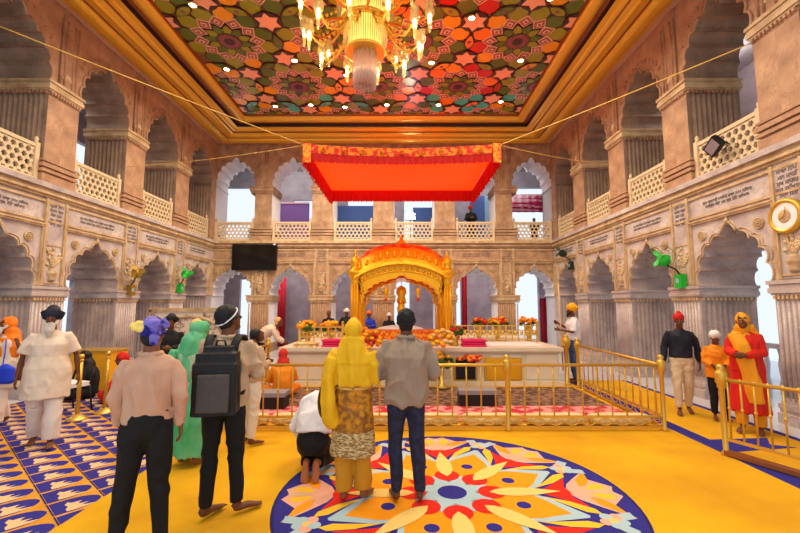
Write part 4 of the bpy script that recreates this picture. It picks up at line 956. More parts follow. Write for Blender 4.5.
def body_m(J, skin, big=1):
    mb = MB()
    torso(mb, J, [(-.2, .1, .07), (-.05, .14, .09), (.1, .145, .095), (.4, .12, .08), (.7, .13, .085), (.82, .12, .075), (.92, .08, .065), (1, .055, .055)], skin)
    nk, hd = V(J['neck']), V(J['head'])
    mb.tube([nk - V((0, 0, .06)), nk, nk + (hd - nk) * .6, hd], [.075, .058, .054, .05], skin, 12)
    R = Matrix.Rotation(radians(J['yaw']), 3, 'Z') @ Matrix.Rotation(radians(-J['tilt']), 3, 'X')
    H = lambda x, y, z: hd + R @ V((x, y, z))
    mb.ell(H(0, -.005, .045), (.073, .092, .09), skin, 16, 10, R); mb.ell(H(0, .022, -.025), (.056, .066, .08), skin, 14, 8, R); mb.ell(H(0, .055, -.08), (.03, .03, .024), skin, 10, 6, R)
    mb.tube([H(0, .085, .035), H(0, .1, .01), H(0, .117, -.012), H(0, .098, -.022)], [.009, .012, .016, .01], skin, 8)
    for s in (-1, 1):
        mb.ell(H(s * .074, 0, .01), (.009, .02, .03), skin, 8, 6, R); mb.ell(H(s * .03, .085, .035), (.022, .012, .008), skin, 8, 5, R)
    mb.ell(H(0, .088, -.045), (.022, .01, .007), skin, 8, 5, R)
    for s in 'RL':
        sh, el, wr = V(J['sh' + s]), V(J['el' + s]), V(J['wr' + s])
        sh = sh - V((0, 0, .02)); mb.tube([sh * .75 + spine(J, .9) * .25, sh, sh + (el - sh) * .5, el], [.03, .034, .032, .028], skin, 10); mb.tube([el, el + (wr - el) * .3, wr], [.029, .033, .024], skin, 10)
        d = (wr - el).normalized(); sx = 1 if s == 'R' else -1
        ax = V(J.get('palm' + s, (sx, .1, 0))); ax = (ax - d * ax.dot(d)).normalized(); wd = d.cross(ax).normalized()   # ax: back of hand, wd: across
        if wd.y < 0 and abs(d.z) > .5: wd = -wd
        pc = wr + d * .05; mb.tube([wr, wr + d * .03, wr + d * .085], [(.026, .018), (.036, .016), (.04, .014)], skin, 10, side=wd)
        for k in range(4):
            L = (.068, .076, .07, .055)[k]; o = wr + d * .08 + wd * (.03 - .02 * k); c = -ax
            mb.tube([o, o + d * L * .45 + c * .006, o + d * L * .75 + c * .02, o + d * L * .9 + c * .036], [.0095, .009, .0085, .007], skin, 7)
        o = wr + d * .025 + wd * .028; mb.tube([o, o + d * .03 + wd * .022 - ax * .008, o + d * .06 + wd * .026 - ax * .018], [.012, .011, .008], skin, 7)
        hp, kn, an, to = (V(J[q + s]) for q in ('hp', 'kn', 'an', 'to'))
        mb.tube([hp + (hp - kn) * .08, hp + (kn - hp) * .3, kn], [.085, .078, .052], skin, 12); mb.tube([kn, kn + (an - kn) * .3, an], [.052, .055, .034], skin, 12)
        hl = an + (an - kn).normalized() * .045 - (to - an).normalized() * .03
        fd = (to - hl).normalized(); fs_ = fd.cross((kn - an).normalized())
        mb.tube([hl, hl + fd * .04, hl + (to - hl) * .55 + (kn - an).normalized() * .01, to - fd * .02, to + fd * .02], [(.024, .024), (.033, .03), (.038, .028), (.043, .018), (.03, .012)], skin, 10, side=fs_)
        for k in range(5): mb.ell(to + fd * (.03 - .006 * k) + fs_.normalized() * ((.03 - .015 * k) * (-1 if s == 'R' else 1)), (.011, .011, .01), skin, 7, 5)
        mb.tube([hl, an, an + (kn - an) * .15], [.028, .034, .034], skin, 10)
    return mb
def sleeves(mb, J, m, upto=1.0, r=1.0, frac=.93):
    for s in 'RL':
        sh, el, wr = V(J['sh' + s]), V(J['el' + s]), V(J['wr' + s])
        if upto < 1: e = sh + (el - sh) * upto; mb.tube([sh * .62 + spine(J, .86) * .38, sh * .93 + spine(J, .85) * .07 - V((0, 0, .012)), sh + (el - sh) * .35, e], [.042, .056 * r, .062 * r, .072 * r], m, 12)
        else:
            w = el + (wr - el) * frac; mb.tube([sh * .62 + spine(J, .86) * .38, sh * .93 + spine(J, .85) * .07 - V((0, 0, .012)), sh + (el - sh) * .4, el], [.042, .053 * r, .054 * r, .05 * r], m, 12); mb.ell(el, .053 * r, m, 12, 8)
            mb.tube([el, el + (wr - el) * .4, w], [.054 * r, .052 * r, .04 * r], m, 12)
def shirt(J, m, hem=-.12, e=.0, fl=0):
    mb = MB(); T = [(hem, .165 + e + fl, .12 + e + fl), (.05, .17 + e + fl * .7, .125 + e + fl * .6), (.35, .16 + e, .122 + e), (.65, .178 + e, .125 + e), (.78, .176 + e * .6, .12 + e * .4), (.86, .155 + e * .4, .105), (.93, .115, .09), (.985, .078, .074), (1.02, .07, .068)]
    torso(mb, J, T, m); return mb
def trousers(J, m, r=1.0, low=.95, flare=0):
    mb = MB(); torso(mb, J, [(-.32, .09, .07), (-.2, .15, .11), (0, .16, .12), (.18, .155, .112)], m)
    for s in 'RL':
        hp, kn, an = (V(J[q + s]) for q in ('hp', 'kn', 'an'))
        mb.tube([hp + (hp - kn) * .12, hp + (kn - hp) * .25, kn], [.09 * r, .095 * r, .07 * r + flare * .5], m, 14)
        mb.tube([kn, kn + (an - kn) * .4, kn + (an - kn) * low], [.07 * r + flare * .5, .066 * r + flare, .054 * r + flare], m, 14)
    return mb
def skirt(J, m, top=.3, z=.2, w=.24, d=.2, cx=0, cy=0):
    mb = MB(); a = spine(J, top); mb.tube([a, spine(J, .05), V((cx * .4, cy * .4, .75)), V((cx * .7, cy * .7, .5)), V((cx, cy, z))], [(.16, .13), (.185, .145), (.195, .155), ((.2 + w) / 2, (.17 + d) / 2), (w, d)], m, 22); return mb
def hair(J, m='hair', long=False):
    hd = V(J['head']); R = Matrix.Rotation(radians(J['yaw']), 3, 'Z') @ Matrix.Rotation(radians(-J['tilt']), 3, 'X'); mb = MB()
    mb.ell(hd + R @ V((0, -.022, .055)), (.081, .093, .092), m, 18, 10, R); mb.ell(hd + R @ V((0, -.05, -.0)), (.07, .055, .075), m, 14, 8, R); return mb
def turban(J, m, big=1.0, h=.11):
    hd = V(J['head']); R = Matrix.Rotation(radians(J['yaw']), 3, 'Z') @ Matrix.Rotation(radians(-J['tilt'] + 8), 3, 'X'); mb = MB()
    mb.ell(hd + R @ V((0, -.012, .08)), (.09 * big, .108 * big, h), m, 20, 12, R)
    for k in range(5):
        for s in (-1, 1):
            q = Matrix.Rotation(s * radians(10 + 2 * k), 3, 'Y'); z = .04 + .024 * k; r = .094 * big * sqrt(max(.2, 1 - ((z - .08) / h) ** 2))
            mb.tube([hd + R @ (q @ V((r * cos(a), r * 1.16 * sin(a) - .012, z * 1.0))) for a in [2 * pi * i / 20 for i in range(21)]], .009, m, 6)
    return mb
def bandana(J, m):
    hd = V(J['head']); R = Matrix.Rotation(radians(J['yaw']), 3, 'Z') @ Matrix.Rotation(radians(-J['tilt']), 3, 'X'); mb = MB()
    mb.ell(hd + R @ V((0, -.015, .065)), (.086, .102, .092), m, 18, 10, R)
    mb.tube([hd + R @ V((.084 * cos(a), .1 * sin(a) - .015, .03)) for a in [2 * pi * i / 20 for i in range(21)]], .012, m, 6); return mb
def face(J, parent):
    hd = V(J['head']); R = Matrix.Rotation(radians(J['yaw']), 3, 'Z') @ Matrix.Rotation(radians(-J['tilt']), 3, 'X')
    for s in (-1, 1):
        mb = MB(); mb.ell(hd + R @ V((s * .03, .079, .02)), (.011, .008, .006), 'eye_white', 8, 6, R); mb.ell(hd + R @ V((s * .03, .088, .02)), (.006, .004, .0055), 'eye_dark', 8, 6, R); mb.build('eye', parent)
    mb = MB()
    for s in (-1, 1): mb.tube([hd + R @ V((s * .016, .092, .046)), hd + R @ V((s * .034, .09, .047)), hd + R @ V((s * .052, .074, .038))], .005, 'hair', 6)
    mb.build('eyebrows', parent)
def beard(J, m, L=.12, w=1.0):
    hd = V(J['head']); R = Matrix.Rotation(radians(J['yaw']), 3, 'Z') @ Matrix.Rotation(radians(-J['tilt']), 3, 'X'); mb = MB()
    mb.tube([hd + R @ V((-.066, .03, .0)), hd + R @ V((-.055, .065, -.05)), hd + R @ V((0, .095, -.065)), hd + R @ V((.055, .065, -.05)), hd + R @ V((.066, .03, .0))], .022, m, 8)
    mb.tube([hd + R @ V((0, .07, -.05)), hd + R @ V((0, .09, -.05 - L * .5)), hd + R @ V((0, .085, -.05 - L))], [(.052 * w, .035), (.05 * w, .03), (.015, .01)], m, 12)
    mb.tube([hd + R @ V((-.04, .088, -.045)), hd + R @ V((0, .105, -.028)), hd + R @ V((.04, .088, -.045))], .01, m, 6); return mb
def person(label, loc, rz, h, pose, skin='skin', vox=.009, **G):
    J = dict(BASE); J.update(pose); t = thing('person', label, 'person', loc, rz, sc=h / 1.75)
    far = G.get('far', False); v = .014 if far else vox; fk = 1.7
    bake(body_m(J, skin), 'body', t, v, 2)
    for nm, mb, vx, am, ns in G['wear'](J): bake(mb, nm, t, max(vx, .013 if far else 0), 3, .5, am * fk, ns, seed=len(label) % 13)
    if G.get('face'): face(J, t)
    return t, J
CR = (6, 6, 3.4)
mat('gold_trim', 'd8b060', .4, .5)
mat('shirt_peach', 'c99c80', .75, bump=.55, bscale=9); mat('shirt_cream', 'c0a484', .75, bump=.55, bscale=9); mat('shirt_taupe', '98836f', .75, bump=.55, bscale=9); mat('shirt_white', 'e6e6ec', .75, bump=.55, bscale=9)
mat('trouser_black', '0b0a0d', .8); mat('jeans_dark', '171a2e', .8, col2='252a48', scale=20); mat('jeans_blue', '3c5c8c', .8, bump=.55, bscale=9); mat('kurta_white', 'e2cfb8', .8, bump=.55, bscale=9); mat('pyjama_white', 'e4d6c8', .8, bump=.55, bscale=9)
mat('turban_navy', '12142c', .7); mat('turban_black', '0c0c10', .7); mat('turban_yellow', 'f0aa0c', .7); mat('turban_orange', 'f07818', .7); mat('shawl_orange', 'f27c14', .8); mat('bag_blue', '1d3fd0', .7)
mat('yellow_silk', 'e8b408', .7, bump=.55, bscale=9); mat('dress_gold', 'd08a12', .7, col2='8a5a20', scale=18, detail=3, contrast=.2, bump=.4); mat('dress_band', '8a6a3a', .7, col2='d8c088', scale=26, detail=3, contrast=.15, stretch=(1, 1, 3)); mat('salwar', 'c88c14', .75)
mat('green_silk', '18a45a', .7, col2='7cc89a', scale=3, contrast=.5, bump=.2); mat('green_pale', 'a9c79a', .7); mat('red_dress', 'd21c0c', .75, bump=.55, bscale=9); mat('dupatta_amber', 'e89a10', .75); mat('cap_red', 'c81414', .7); mat('cap_white', 'e8e4e0', .7); mat('shirt_dark', '101526', .7, bump=.55, bscale=9); mat('trouser_cream', 'd8c4a0', .8, bump=.55, bscale=9); mat('shirt_orange', 'f0900c', .75, bump=.55, bscale=9); mat('shirt_black', '141416', .8, bump=.55, bscale=9)
mat('bandana_mix', '1a1280', .7, col2='7468c0', scale=9, detail=1, contrast=.06); mat('bandana_yellow', 'ecd06a', .7); mat('strap', '16161a', .7); mat('pack', '131316', .65, bump=.3); mat('pack_grey', '4a4440', .7, bump=.3); mat('leather', '3a1a10', .4); mat('peach_scarf', 'e2b070', .8); mat('belt_', '1a100c', .4)
# 1. man in white kurta
K = dict(knR=(.1, -.02, .5), anR=(.11, -.16, .11), toR=(.12, .0, .03), knL=(-.1, .1, .51), anL=(-.1, .13, .09), toL=(-.13, .31, .04), elR=(.27, -.03, 1.14), wrR=(.3, .02, .88), elL=(-.27, -.05, 1.14), wrL=(-.31, -.03, .88), yaw=0, tilt=-3)
person('bearded man in white kurta and navy turban walking toward the camera at left', (-4.62, 5.33, .008), -150, 1.74, K, 'skin_dark', face=True, wear=lambda J: [
    ('kurta', (lambda m: (sleeves(m, J, 'kurta_white', .85, 1.15), m)[1])(shirt(J, 'kurta_white', -.75, .04, .05)), .011, .006, CR),
    ('pyjama', trousers(J, 'pyjama_white', 1.15, .97, .022), .011, .006, CR), ('turban', turban(J, 'turban_navy', .98, .135), .008, 0, CR), ('beard', beard(J, 'beard', .17, 1.1), .007, .003, (20, 20, 8))])
# 2. foreground man
FG = dict(yaw=-8, tilt=-3, shR=(.165, 0, 1.4), shL=(-.165, 0, 1.4), elR=(.225, -.03, 1.14), wrR=(.225, .04, .9), elL=(-.225, .0, 1.15), wrL=(-.2, .1, .92), knL=(-.12, .0, .5), anL=(-.16, -.03, .09), toL=(-.2, .15, .03), anR=(.14, -.03, .09))
def fgwear(J):
    hd = V(J['head'])
    m = shirt(J, 'shirt_peach', .0, -.008); sleeves(m, J, 'shirt_peach', 1.0, 1.0)
    b = bandana(J, 'bandana_mix'); b.ell(hd + V((.02, -.1, .09)), (.06, .05, .05), 'bandana_mix'); b.tube([hd + V((.03, -.11, .09)), hd + V((.09, -.13, .12)), hd + V((.12, -.12, .07))], [(.03, .012), (.04, .012), (.03, .01)], 'bandana_mix')
    b.tube([hd + V((.03, -.11, .09)), hd + V((.04, -.14, .0)), hd + V((.03, -.13, -.06))], [(.03, .012), (.04, .012), (.03, .01)], 'bandana_mix')
    y = MB(); y.ell(hd + V((-.07, -.06, .08)), (.06, .05, .045), 'bandana_yellow', 12, 8, Matrix.Rotation(.5, 3, 'Y')); y.tube([hd + V((-.04, -.1, .06)), hd + V((-.09, -.09, .08)), hd + V((-.13, -.06, .1))], [(.03, .02), (.045, .02), (.03, .012)], 'bandana_yellow')
    bl = MB(); torso(bl, J, [(.1, .164, .126), (.17, .164, .126)], 'belt_', 24)
    cl = MB(); nk = V(J['neck']); cl.tube([nk + V((.072 * cos(a), .07 * sin(a) - .005, .01)) for a in [2 * pi * i / 20 for i in range(21)]], .02, 'shirt_peach', 8)
    return [('shirt', m, .009, .011, (6, 6, 4)), ('trousers', trousers(J, 'trouser_black', 1.0, .98), .01, .005, CR), ('bandana', b, .007, .004, (14, 14, 14)), ('bandana_knot', y, .007, .003, (14, 14, 14)), ('hair', hair(J), .008, 0, CR), ('collar', cl, .008, 0, CR)]
person('man in peach shirt and black trousers with printed bandana, nearest the camera', (-1.9, 3.08, .008), 20, 1.7, FG, 'skin', wear=fgwear)
# 3. man with backpack
BP_ = dict(yaw=-40, tilt=-22, elR=(.24, .06, 1.15), wrR=(.1, .3, 1.14), elL=(-.24, .05, 1.16), wrL=(-.04, .3, 1.12), knL=(-.1, .0, .5), anL=(-.11, -.06, .09), toL=(-.02, .1, .03), anR=(.13, .0, .09), toR=(.29, .1, .03), head=(0, .05, 1.6))
def bpwear(J):
    hd = V(J['head']); m = sleeves_ = shirt(J, 'shirt_cream', -.16, .022); sleeves(m, J, 'shirt_cream', 1.0, 1.08)
    R = Matrix.Rotation(radians(J['yaw']), 3, 'Z') @ Matrix.Rotation(radians(-J['tilt']), 3, 'X')
    w = MB(); w.tube([hd + R @ V((.089 * cos(a), .105 * sin(a) - .015, .05 + .04 * sin(a))) for a in [2 * pi * i / 24 for i in range(25)]], .008, 'cap_white', 8)
    cl = MB(); nk = V(J['neck']); cl.tube([nk + V((.072 * cos(a), .07 * sin(a) - .005, .01)) for a in [2 * pi * i / 20 for i in range(21)]], .02, 'shirt_cream', 8)
    return [('shirt', m, .009, .011, (6, 6, 4)), ('trousers', trousers(J, 'trouser_black', .93, .98), .01, .005, CR), ('bandana', bandana(J, 'turban_black'), .008, .003, (14, 14, 14)), ('headband', w, .006, 0, CR), ('hair', hair(J), .008, 0, CR), ('collar', cl, .008, 0, CR)]
t3, J3 = person('man in cream shirt and black trousers wearing a black backpack', (-1.56, 3.62, .008), 8, 1.8, BP_, 'skin_dark', wear=bpwear)
t = thing('backpack', 'large black backpack with grey panel worn by the man in cream shirt', 'backpack', (-1.56, 3.62, .008), 8, sc=1.8 / 1.75)
f = MB(); f.box(-.165, .165, -.33, -.15, .88, 1.28, 'pack'); f.box(-.15, .15, -.31, -.14, 1.2, 1.36, 'pack'); f.box(-.11, .11, -.27, -.14, 1.3, 1.41, 'pack'); bake(f, 'pack_body', t, .01, 9, .5, .004, CR)
f = MB(); f.box(-.12, .12, -.355, -.28, .91, 1.2, 'pack_grey'); bake(f, 'front_pocket', t, .009, 5, .5, .003, CR)
for s in (-1, 1):
    f = MB(); f.tube([(s * .09, -.17, 1.3), (s * .105, -.16, 1.42), (s * .115, -.07, 1.485), (s * .12, .03, 1.475), (s * .125, .11, 1.4), (s * .135, .14, 1.25), (s * .15, .1, 1.1), (s * .15, -.1, 1.0)], [(.035, .012)] * 5 + [(.03, .01)] * 3, 'strap', 8); f.build('shoulder_strap', t)
f = MB(); f.tube([(-.04, -.17, 1.4), (-.03, -.18, 1.45), (.03, -.18, 1.45), (.04, -.17, 1.4)], .01, 'strap', 6); f.build('handle', t)
f = MB(); f.tube([(.165, -.2, .95), (.175, -.24, 1.1), (.165, -.22, 1.25), (.1, -.24, 1.36), (0, -.26, 1.385), (-.1, -.24, 1.36), (-.165, -.22, 1.25), (-.175, -.24, 1.1), (-.165, -.2, .95)], .006, 'pack_grey', 5); f.build('zip', t)
# 4. woman in green
def drape_head(J, m, back=.7, w=.2, e=0):
    hd = V(J['head']); nk = V(J['neck']); mb = MB(); R = Matrix.Rotation(radians(J['yaw']), 3, 'Z') @ Matrix.Rotation(radians(-J['tilt']), 3, 'X')
    mb.ell(hd + R @ V((0, -.025, .045)), (.092, .108, .105), m, 18, 12, R); mb.ell(hd + R @ V((0, -.05, -.05)), (.088, .075, .1), m, 16, 10, R)
    mb.tube([hd + V((0, -.05, -.05)), nk + V((0, -.045, .01)), nk + V((0, -.035, -.06)), nk + V((0, -.03, -.14))], [(.105, .095), (.13, .1), (.175, .118), (.205, .13)], m, 20)
    return mb
GW_ = dict(yaw=-15, tilt=-15, **FOLD); GW_['head'] = (.03, .06, 1.585)
def green(J):
    dr = drape_head(J, 'green_silk'); torso(dr, J, [(.1, .2, .15), (.5, .2, .15), (.85, .215, .14), (.95, .17, .11)], 'green_silk', 20)
    dr.tube([(-.2, -.05, 1.35), (-.25, -.08, 1.1), (-.24, -.08, .8), (-.22, -.06, .5), (-.2, -.05, .3)], [(.06, .1), (.07, .13), (.08, .14), (.08, .13), (.07, .11)], 'green_silk', 12)
    dd = shirt(J, 'green_pale', -.2, .02, .02); sleeves(dd, J, 'green_pale', 1, 1.1)
    return [('dupatta', dr, .011, .01, (8, 8, 2)), ('kameez', dd, .011, .006, CR), ('skirt', skirt(J, 'green_silk', .3, .12, .2, .18), .012, .014, (9, 9, 1.5))]
person('woman in long green dress with green head scarf behind the backpack man', (-2.4, 4.72, .008), -12, 1.64, GW_, 'skin', wear=green)
# 5. woman in yellow
YW = dict(yaw=-6, tilt=-8, elR=(.2, .06, 1.15), wrR=(.05, .26, 1.2), elL=(-.2, .06, 1.15), wrL=(-.05, .26, 1.2), knR=(.085, .02, .5), knL=(-.085, .0, .5), anR=(.11, -.02, .09), anL=(-.08, -.05, .09), toR=(.16, .15, .03), toL=(-.1, .14, .03), shR=(.165, 0, 1.4), shL=(-.165, 0, 1.4))
def yellow(J):
    dr = drape_head(J, 'yellow_silk'); torso(dr, J, [(.28, .205, .145), (.5, .2, .145), (.8, .21, .14), (.93, .16, .11)], 'yellow_silk', 20)
    for s in (-1, 1): dr.tube([(s * .15, 0, 1.4), (s * .21, .0, 1.3), (s * .215, .03, 1.12)], [(.08, .1), (.075, .1), (.06, .08)], 'yellow_silk', 12)
    dr.tube([(-.19, -.07, 1.36), (-.225, -.1, 1.15), (-.225, -.1, .95), (-.2, -.09, .8), (-.17, -.08, .7)], [(.05, .07), (.06, .08), (.07, .09), (.075, .09), (.05, .05)], 'yellow_silk', 12)
    dd = skirt(J, 'dress_gold', .35, .62, .21, .17); band = MB(); band.tube([V((0, 0, .66)), V((0, 0, .55)), V((0, 0, .43))], [(.207, .168), (.214, .175), (.22, .18)], 'dress_band', 24)
    sl = MB(); sleeves(sl, J, 'dress_gold', 1, .95)
    b = MB(); b.tube([spine(J, .22), spine(J, .27)], [(.196, .142), (.198, .143)], 'gold_trim', 24)
    return [('dupatta', dr, .01, .012, (7, 7, 2)), ('kameez', dd, .01, .008, (9, 9, 2)), ('hem_band', band, .01, .006, (9, 9, 2)), ('sleeves', sl, .01, .005, CR), ('salwar', trousers(J, 'salwar', 1.12, .97, .018), .01, .008, CR), ('waist_cord', b, .008, 0, CR)]
person('woman in yellow head scarf and golden embroidered dress standing on the rug', (-.46, 3.9, .012), -4, 1.66, YW, 'skin', wear=yellow)
t = thing('handbag', 'dark brown handbag hanging at the left side of woman in yellow', 'handbag', (-.74, 3.95, .78))
f = MB(); f.ell((0, 0, .1), (.07, .12, .17), 'leather', 16, 10); bake(f, 'bag_body', t, .01, 2); f = MB(); f.tube([(0, -.09, .2), (.02, -.07, .42), (.04, .0, .5), (.02, .07, .42), (0, .09, .2)], .012, 'leather', 6, side=(0, 1, 0)); f.build('handle', t)
# 6. man in taupe shirt
GM = dict(yaw=-3, tilt=-20, head=(0, .05, 1.59), elR=(.275, .0, 1.14), wrR=(.07, .25, 1.1), elL=(-.265, .02, 1.14), wrL=(-.07, .25, 1.1), knR=(.1, .0, .5), knL=(-.1, .0, .5), anR=(.12, -.03, .09), anL=(-.09, -.03, .09))
def gray(J):
    m = shirt(J, 'shirt_taupe', -.2, .03, .0); sleeves(m, J, 'shirt_taupe', 1, 1.12)
    cl = MB(); nk = V(J['neck']); cl.tube([nk + V((.072 * cos(a), .072 * sin(a) - .005, .012)) for a in [2 * pi * i / 20 for i in range(21)]], .022, 'shirt_taupe', 8)
    return [('shirt', m, .009, .013, (6, 6, 4)), ('jeans', trousers(J, 'jeans_dark', .95, .97), .01, .005, CR), ('turban', bandana(J, 'turban_black'), .008, .004, (16, 16, 16)), ('hair', hair(J), .008, 0, CR), ('collar', cl, .008, 0, CR)]
person('man in taupe shirt, dark jeans and black head cloth standing on rug', (.04, 3.86, .012), 0, 1.77, GM, 'skin_dark', wear=gray)
# 7. kneeling man
KN = dict(pel=(0, -.06, .4), mid=(0, .02, .56), chest=(0, .16, .68), neck=(0, .36, .68), head=(0, .48, .6), tilt=-70, shR=(.18, .3, .66), shL=(-.18, .3, .66), elR=(.27, .34, .4), elL=(-.29, .3, .4), wrR=(.14, .56, .3), wrL=(-.2, .46, .2),
          hpR=(.08, -.06, .36), hpL=(-.08, -.06, .36), knR=(.12, .3, .1), knL=(-.12, .3, .1), anR=(.055, -.12, .17), anL=(-.055, -.12, .17), toR=(.055, -.2, .03), toL=(-.055, -.2, .03))
def kneel(J):
    m = shirt(J, 'shirt_white', .1, .02); sleeves(m, J, 'shirt_white', 1, 1.1); 
    return [('shirt', m, .01, .007, CR), ('trousers', trousers(J, 'trouser_black', 1.05, .93), .01, .004, CR), ('bandana', bandana(J, 'turban_black'), .009, 0, CR)]
person('man in white shirt kneeling and bowing to the floor beside woman in yellow', (-.93, 4.42, .008), 0, 1.78, KN, 'sole', wear=kneel)
# 8-10 right walkway
BK = dict(elR=(.25, -.02, 1.14), wrR=(.27, .06, .88), elL=(-.25, -.05, 1.14), wrL=(-.27, -.06, .88), knR=(.09, .08, .5), anR=(.08, .1, .1), toR=(.1, .27, .03), knL=(-.09, -.02, .5), anL=(-.08, -.15, .1), toL=(-.1, .02, .03), yaw=0)
def black(J):
    m = shirt(J, 'shirt_dark', .02, .01); sleeves(m, J, 'shirt_dark', 1, 1.0)
    c = MB(); hd = V(J['head']); c.ell(hd + V((0, -.01, .075)), (.088, .105, .095), 'cap_red'); c.ell(hd + V((0, -.0, .15)), (.04, .045, .05), 'cap_red')
    return [('shirt', m, .011, .006, CR), ('trousers', trousers(J, 'trouser_cream', 1.02, .95), .011, .006, CR), ('head_cloth', c, .009, .003, (16, 16, 16)), ('shoes_', None, 0, 0, 0)][:3]
person('man in dark shirt, cream trousers and red head cloth walking by the arcade', (4.7, 6.85, .008), 152, 1.65, BK, 'skin_dark', face=True, wear=black)
CH = dict(yaw=12, elR=(.2, .04, 1.14), wrR=(.1, .24, 1.08), elL=(-.2, .04, 1.14), wrL=(-.1, .24, 1.08), knR=(.09, .06, .5), anR=(.09, .06, .1), toR=(.1, .22, .03))
def child(J):
    m = shirt(J, 'shirt_orange', -.3, .02, .02); sleeves(m, J, 'shirt_orange', 1, 1.1); c = MB(); hd = V(J['head']); c.ell(hd + V((0, -.01, .07)), (.1, .115, .1), 'cap_white'); c.ell(hd + V((-.05, -.09, .04)), (.06, .05, .05), 'cap_white')
    return [('tunic', m, .012, .006, CR), ('trousers', trousers(J, 'trouser_black', 1, .95), .012, .005, CR), ('head_cloth', c, .01, .003, (16, 16, 16))]
person('child in orange tunic and white head cloth beside woman in red', (5.02, 6.5, .008), 150, 1.38, CH, 'skin_dark', wear=child)
RW = dict(shR=(.155, 0, 1.39), shL=(-.155, 0, 1.39), yaw=15, tilt=-20, head=(0, .05, 1.59), elR=(.2, .02, 1.15), wrR=(.05, .24, 1.14), elL=(-.2, .02, 1.15), wrL=(-.04, .25, 1.12), knR=(.09, .06, .5), anR=(.09, .06, .1), toR=(.1, .22, .03))
def redw(J):
    dr = drape_head(J, 'dupatta_amber'); dr.tube([(.1, .08, 1.42), (.02, .14, 1.25), (-.04, .17, 1.0), (-.08, .17, .7), (-.1, .16, .45)], [(.08, .05), (.1, .06), (.1, .05), (.11, .05), (.1, .04)], 'dupatta_amber', 12)
    m = shirt(J, 'red_dress', -.2, .03); sleeves(m, J, 'red_dress', 1, 1.15)
    return [('dupatta', dr, .011, .008, (8, 8, 2)), ('bodice', m, .011, .006, CR), ('skirt', skirt(J, 'red_dress', .3, .3, .24, .2), .012, .014, (9, 9, 1.5)), ('salwar', trousers(J, 'dupatta_amber', 1.0, .97, .01), .012, .006, CR)]
t, J = person('woman in red dress with amber head scarf walking along the right railing', (4.95, 5.85, .008), 128, 1.7, RW, 'skin_dark', face=True, wear=redw)
# 11 attendant
AT = dict(yaw=8, elR=(.2, .08, 1.2), wrR=(.1, .3, 1.32), elL=(-.22, .04, 1.14), wrL=(-.14, .3, 1.18))
def attend(J):
    m = shirt(J, 'shirt_white', -.02, .03); sleeves(m, J, 'shirt_white', .95, 1.15)
    return [('tee_shirt', m, .012, .006, CR), ('jeans', trousers(J, 'jeans_blue', 1, .97), .012, .005, CR), ('turban', turban(J, 'turban_yellow', 1.05, .12), .01, 0, CR), ('beard', beard(J, 'hair', .1), .009, 0, CR)]
person('man in yellow turban, white shirt and jeans standing by the platform end', (4.02, 9.5, .008), 80, 1.8, AT, 'skin_dark', far=True, wear=attend)
f = MB(); f.tube([(3.72, 9.42, .3), (3.68, 9.42, 2.3)], .016, 'peach_scarf', 8); mat('wood', 'c99a6a', .6); tag(f.build('wooden_pole'), 'slim wooden pole held upright by the man in yellow turban', 'pole')
# 12 man in orange shawl, far left
def shawl(J):
    dr = drape_head(J, 'shawl_orange'); torso(dr, J, [(.3, .2, .15), (.6, .215, .15), (.9, .17, .12)], 'shawl_orange', 18); dr.tube([(.2, -.02, 1.4), (.24, -.04, 1.1), (.22, -.03, .75)], [(.07, .1), (.08, .12), (.06, .09)], 'shawl_orange', 12)
    d = shirt(J, 'kurta_white', -.7, .035, .04)
    return [('shawl', dr, .011, .009, (8, 8, 2)), ('kurta', d, .012, .006, CR), ('pyjama', trousers(J, 'pyjama_white', 1.1, .95, .02), .012, .006, CR), ('beard', beard(J, 'beard', .16, 1.1), .009, 0, CR)]
person('person in orange shawl and white kurta at far left edge', (-5.95, 6.1, .008), 170, 1.62, dict(K, tilt=-12), 'skin_dark', face=True, wear=shawl)
f = MB(); f.tube([(-5.68, 5.84, .96), (-5.68, 5.84, .9), (-5.68, 5.84, .72), (-5.68, 5.84, .68)], [(.02, .02), (.14, .06), (.16, .07), (.1, .04)], 'bag_blue', 12)
f.tube([(-5.74, 5.86, .92), (-5.78, 5.92, 1.12), (-5.86, 6.0, 1.3)], .012, 'belt_', 6); tag(bake(f, 'shoulder_bag', None, .012, 2), 'bright blue bag at the hip of person in orange shawl', 'bag')
# background people, far
def simple(label, loc, rz, h, pose, top, low, head, hm, short=False, skin='skin_dark', extra=None):
    def wr(J):
        m = shirt(J, top, -.1, .025); sleeves(m, J, top, .9 if short else 1, 1.1)
        L = [('shirt', m, .014, .006, CR), ('trousers', trousers(J, low, 1.05, .95), .014, .005, CR)]
        L.append(('turban', turban(J, hm, 1.0), .011, 0, CR) if head == 't' else ('head_scarf', drape_head(J, hm), .013, .006, CR) if head == 's' else ('hair', hair(J, hm), .012, 0, CR))
        return L
    return person(label, loc, rz, h, pose, skin, far=True, wear=wr)
simple('man in black turban and black jacket standing before the carved screen', (-4.0, 7.0, .008), 200, 1.62, dict(FOLD), 'shirt_black', 'trouser_black', 't', 'turban_black')
simple('person with peach head scarf half hidden behind the green dress', (-3.2, 6.3, .008), 10, 1.58, dict(FOLD), 'peach_scarf', 'pyjama_white', 's', 'peach_scarf')
simple('person in cream shirt with dark hair bowing past the backpack man', (-1.98, 5.35, .008), -35, 1.55, dict(FOLD, head=(0, .1, 1.55), tilt=-30), 'shirt_cream', 'pyjama_white', 'h', 'hair')
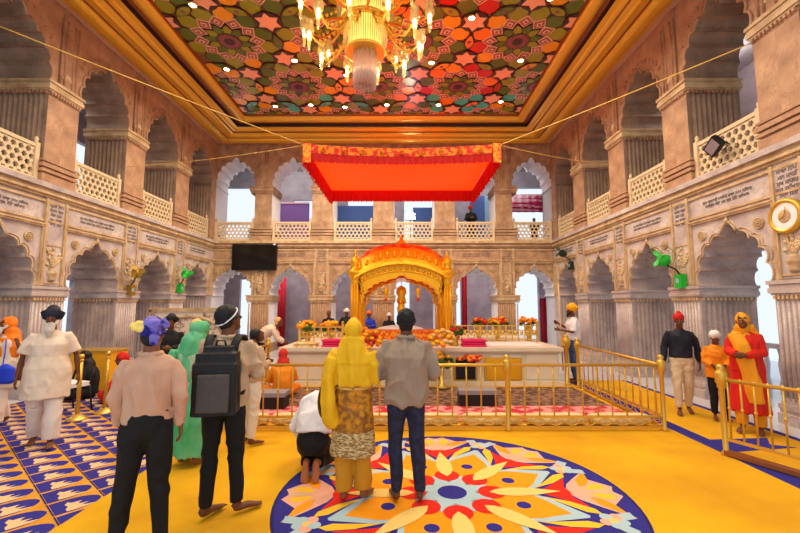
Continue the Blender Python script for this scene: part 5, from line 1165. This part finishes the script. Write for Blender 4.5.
simple('person in pale shirt and dark waistcoat leaning over left platform end', (-3.45, 9.9, .008), -78, 1.72, dict(mid=(0, .06, 1.08), chest=(0, .2, 1.2), neck=(0, .34, 1.27), head=(0, .42, 1.38), shR=(.17, .3, 1.24), shL=(-.17, .3, 1.24), elR=(.2, .4, 1.0), elL=(-.2, .4, 1.0), wrR=(.12, .55, .9), wrL=(-.12, .55, .9)), 'kurta_white', 'trouser_black', 'h', 'peach_scarf')
simple('person in dark clothes behind the platform, left of gold shrine', (-2.6, 14.3, .008), 180, 1.6, dict(FOLD), 'shirt_black', 'trouser_black', 'h', 'hair')
simple('person in dark shirt with white cap behind left gold pillar', (-1.95, 14.2, .008), 180, 1.66, dict(FOLD), 'shirt_black', 'trouser_black', 't', 'cap_white')
simple('man in orange turban and blue shirt behind the shrine', (-1.17, 14.3, .008), 180, 1.58, dict(FOLD), 'bag_blue', 'trouser_black', 't', 'turban_orange')
simple('person in white cap behind the covered book in the shrine', (-.46, 14.4, .008), 180, 1.5, dict(FOLD), 'shirt_black', 'trouser_black', 't', 'cap_white')
simple('person in dark clothes and red head cloth standing on back gallery', (2.8, 16.0, 4.2), 180, 1.62, dict(FOLD), 'shirt_black', 'trouser_black', 't', 'cap_red')
simple('distant dark figure at the right end of the back gallery', (5.7, 17.0, 4.2), 180, 1.35, dict(FOLD), 'shirt_dark', 'trouser_black', 'h', 'hair')
SIT = dict(pel=(0, 0, .14), mid=(0, -.02, .32), chest=(0, .02, .5), neck=(0, .08, .66), head=(0, .13, .79), shR=(.17, .06, .6), shL=(-.17, .06, .6), elR=(.25, .12, .35), elL=(-.25, .12, .35), wrR=(.12, .3, .24), wrL=(-.12, .3, .24), hpR=(.09, 0, .12), hpL=(-.09, 0, .12), knR=(.33, .28, .14), knL=(-.33, .28, .14), anR=(-.02, .36, .07), anL=(.02, .3, .07), toR=(-.18, .36, .05), toL=(.18, .3, .05))
simple('person in dark shawl sitting on the patterned carpet beyond stanchions', (-6.1, 8.0, .008), 120, 1.7, dict(SIT), 'shirt_black', 'trouser_black', 's', 'hair')
simple('person in red clothes sitting beside the far brass stanchion', (-5.2, 7.75, .008), 150, 1.7, dict(SIT), 'red_dress', 'cap_red', 's', 'red_dress')
simple('person in orange and white sitting inside the railing at left', (-2.3, 7.9, .03), 20, 1.7, dict(SIT), 'shirt_orange', 'flower_orange', 's', 'flower_red')
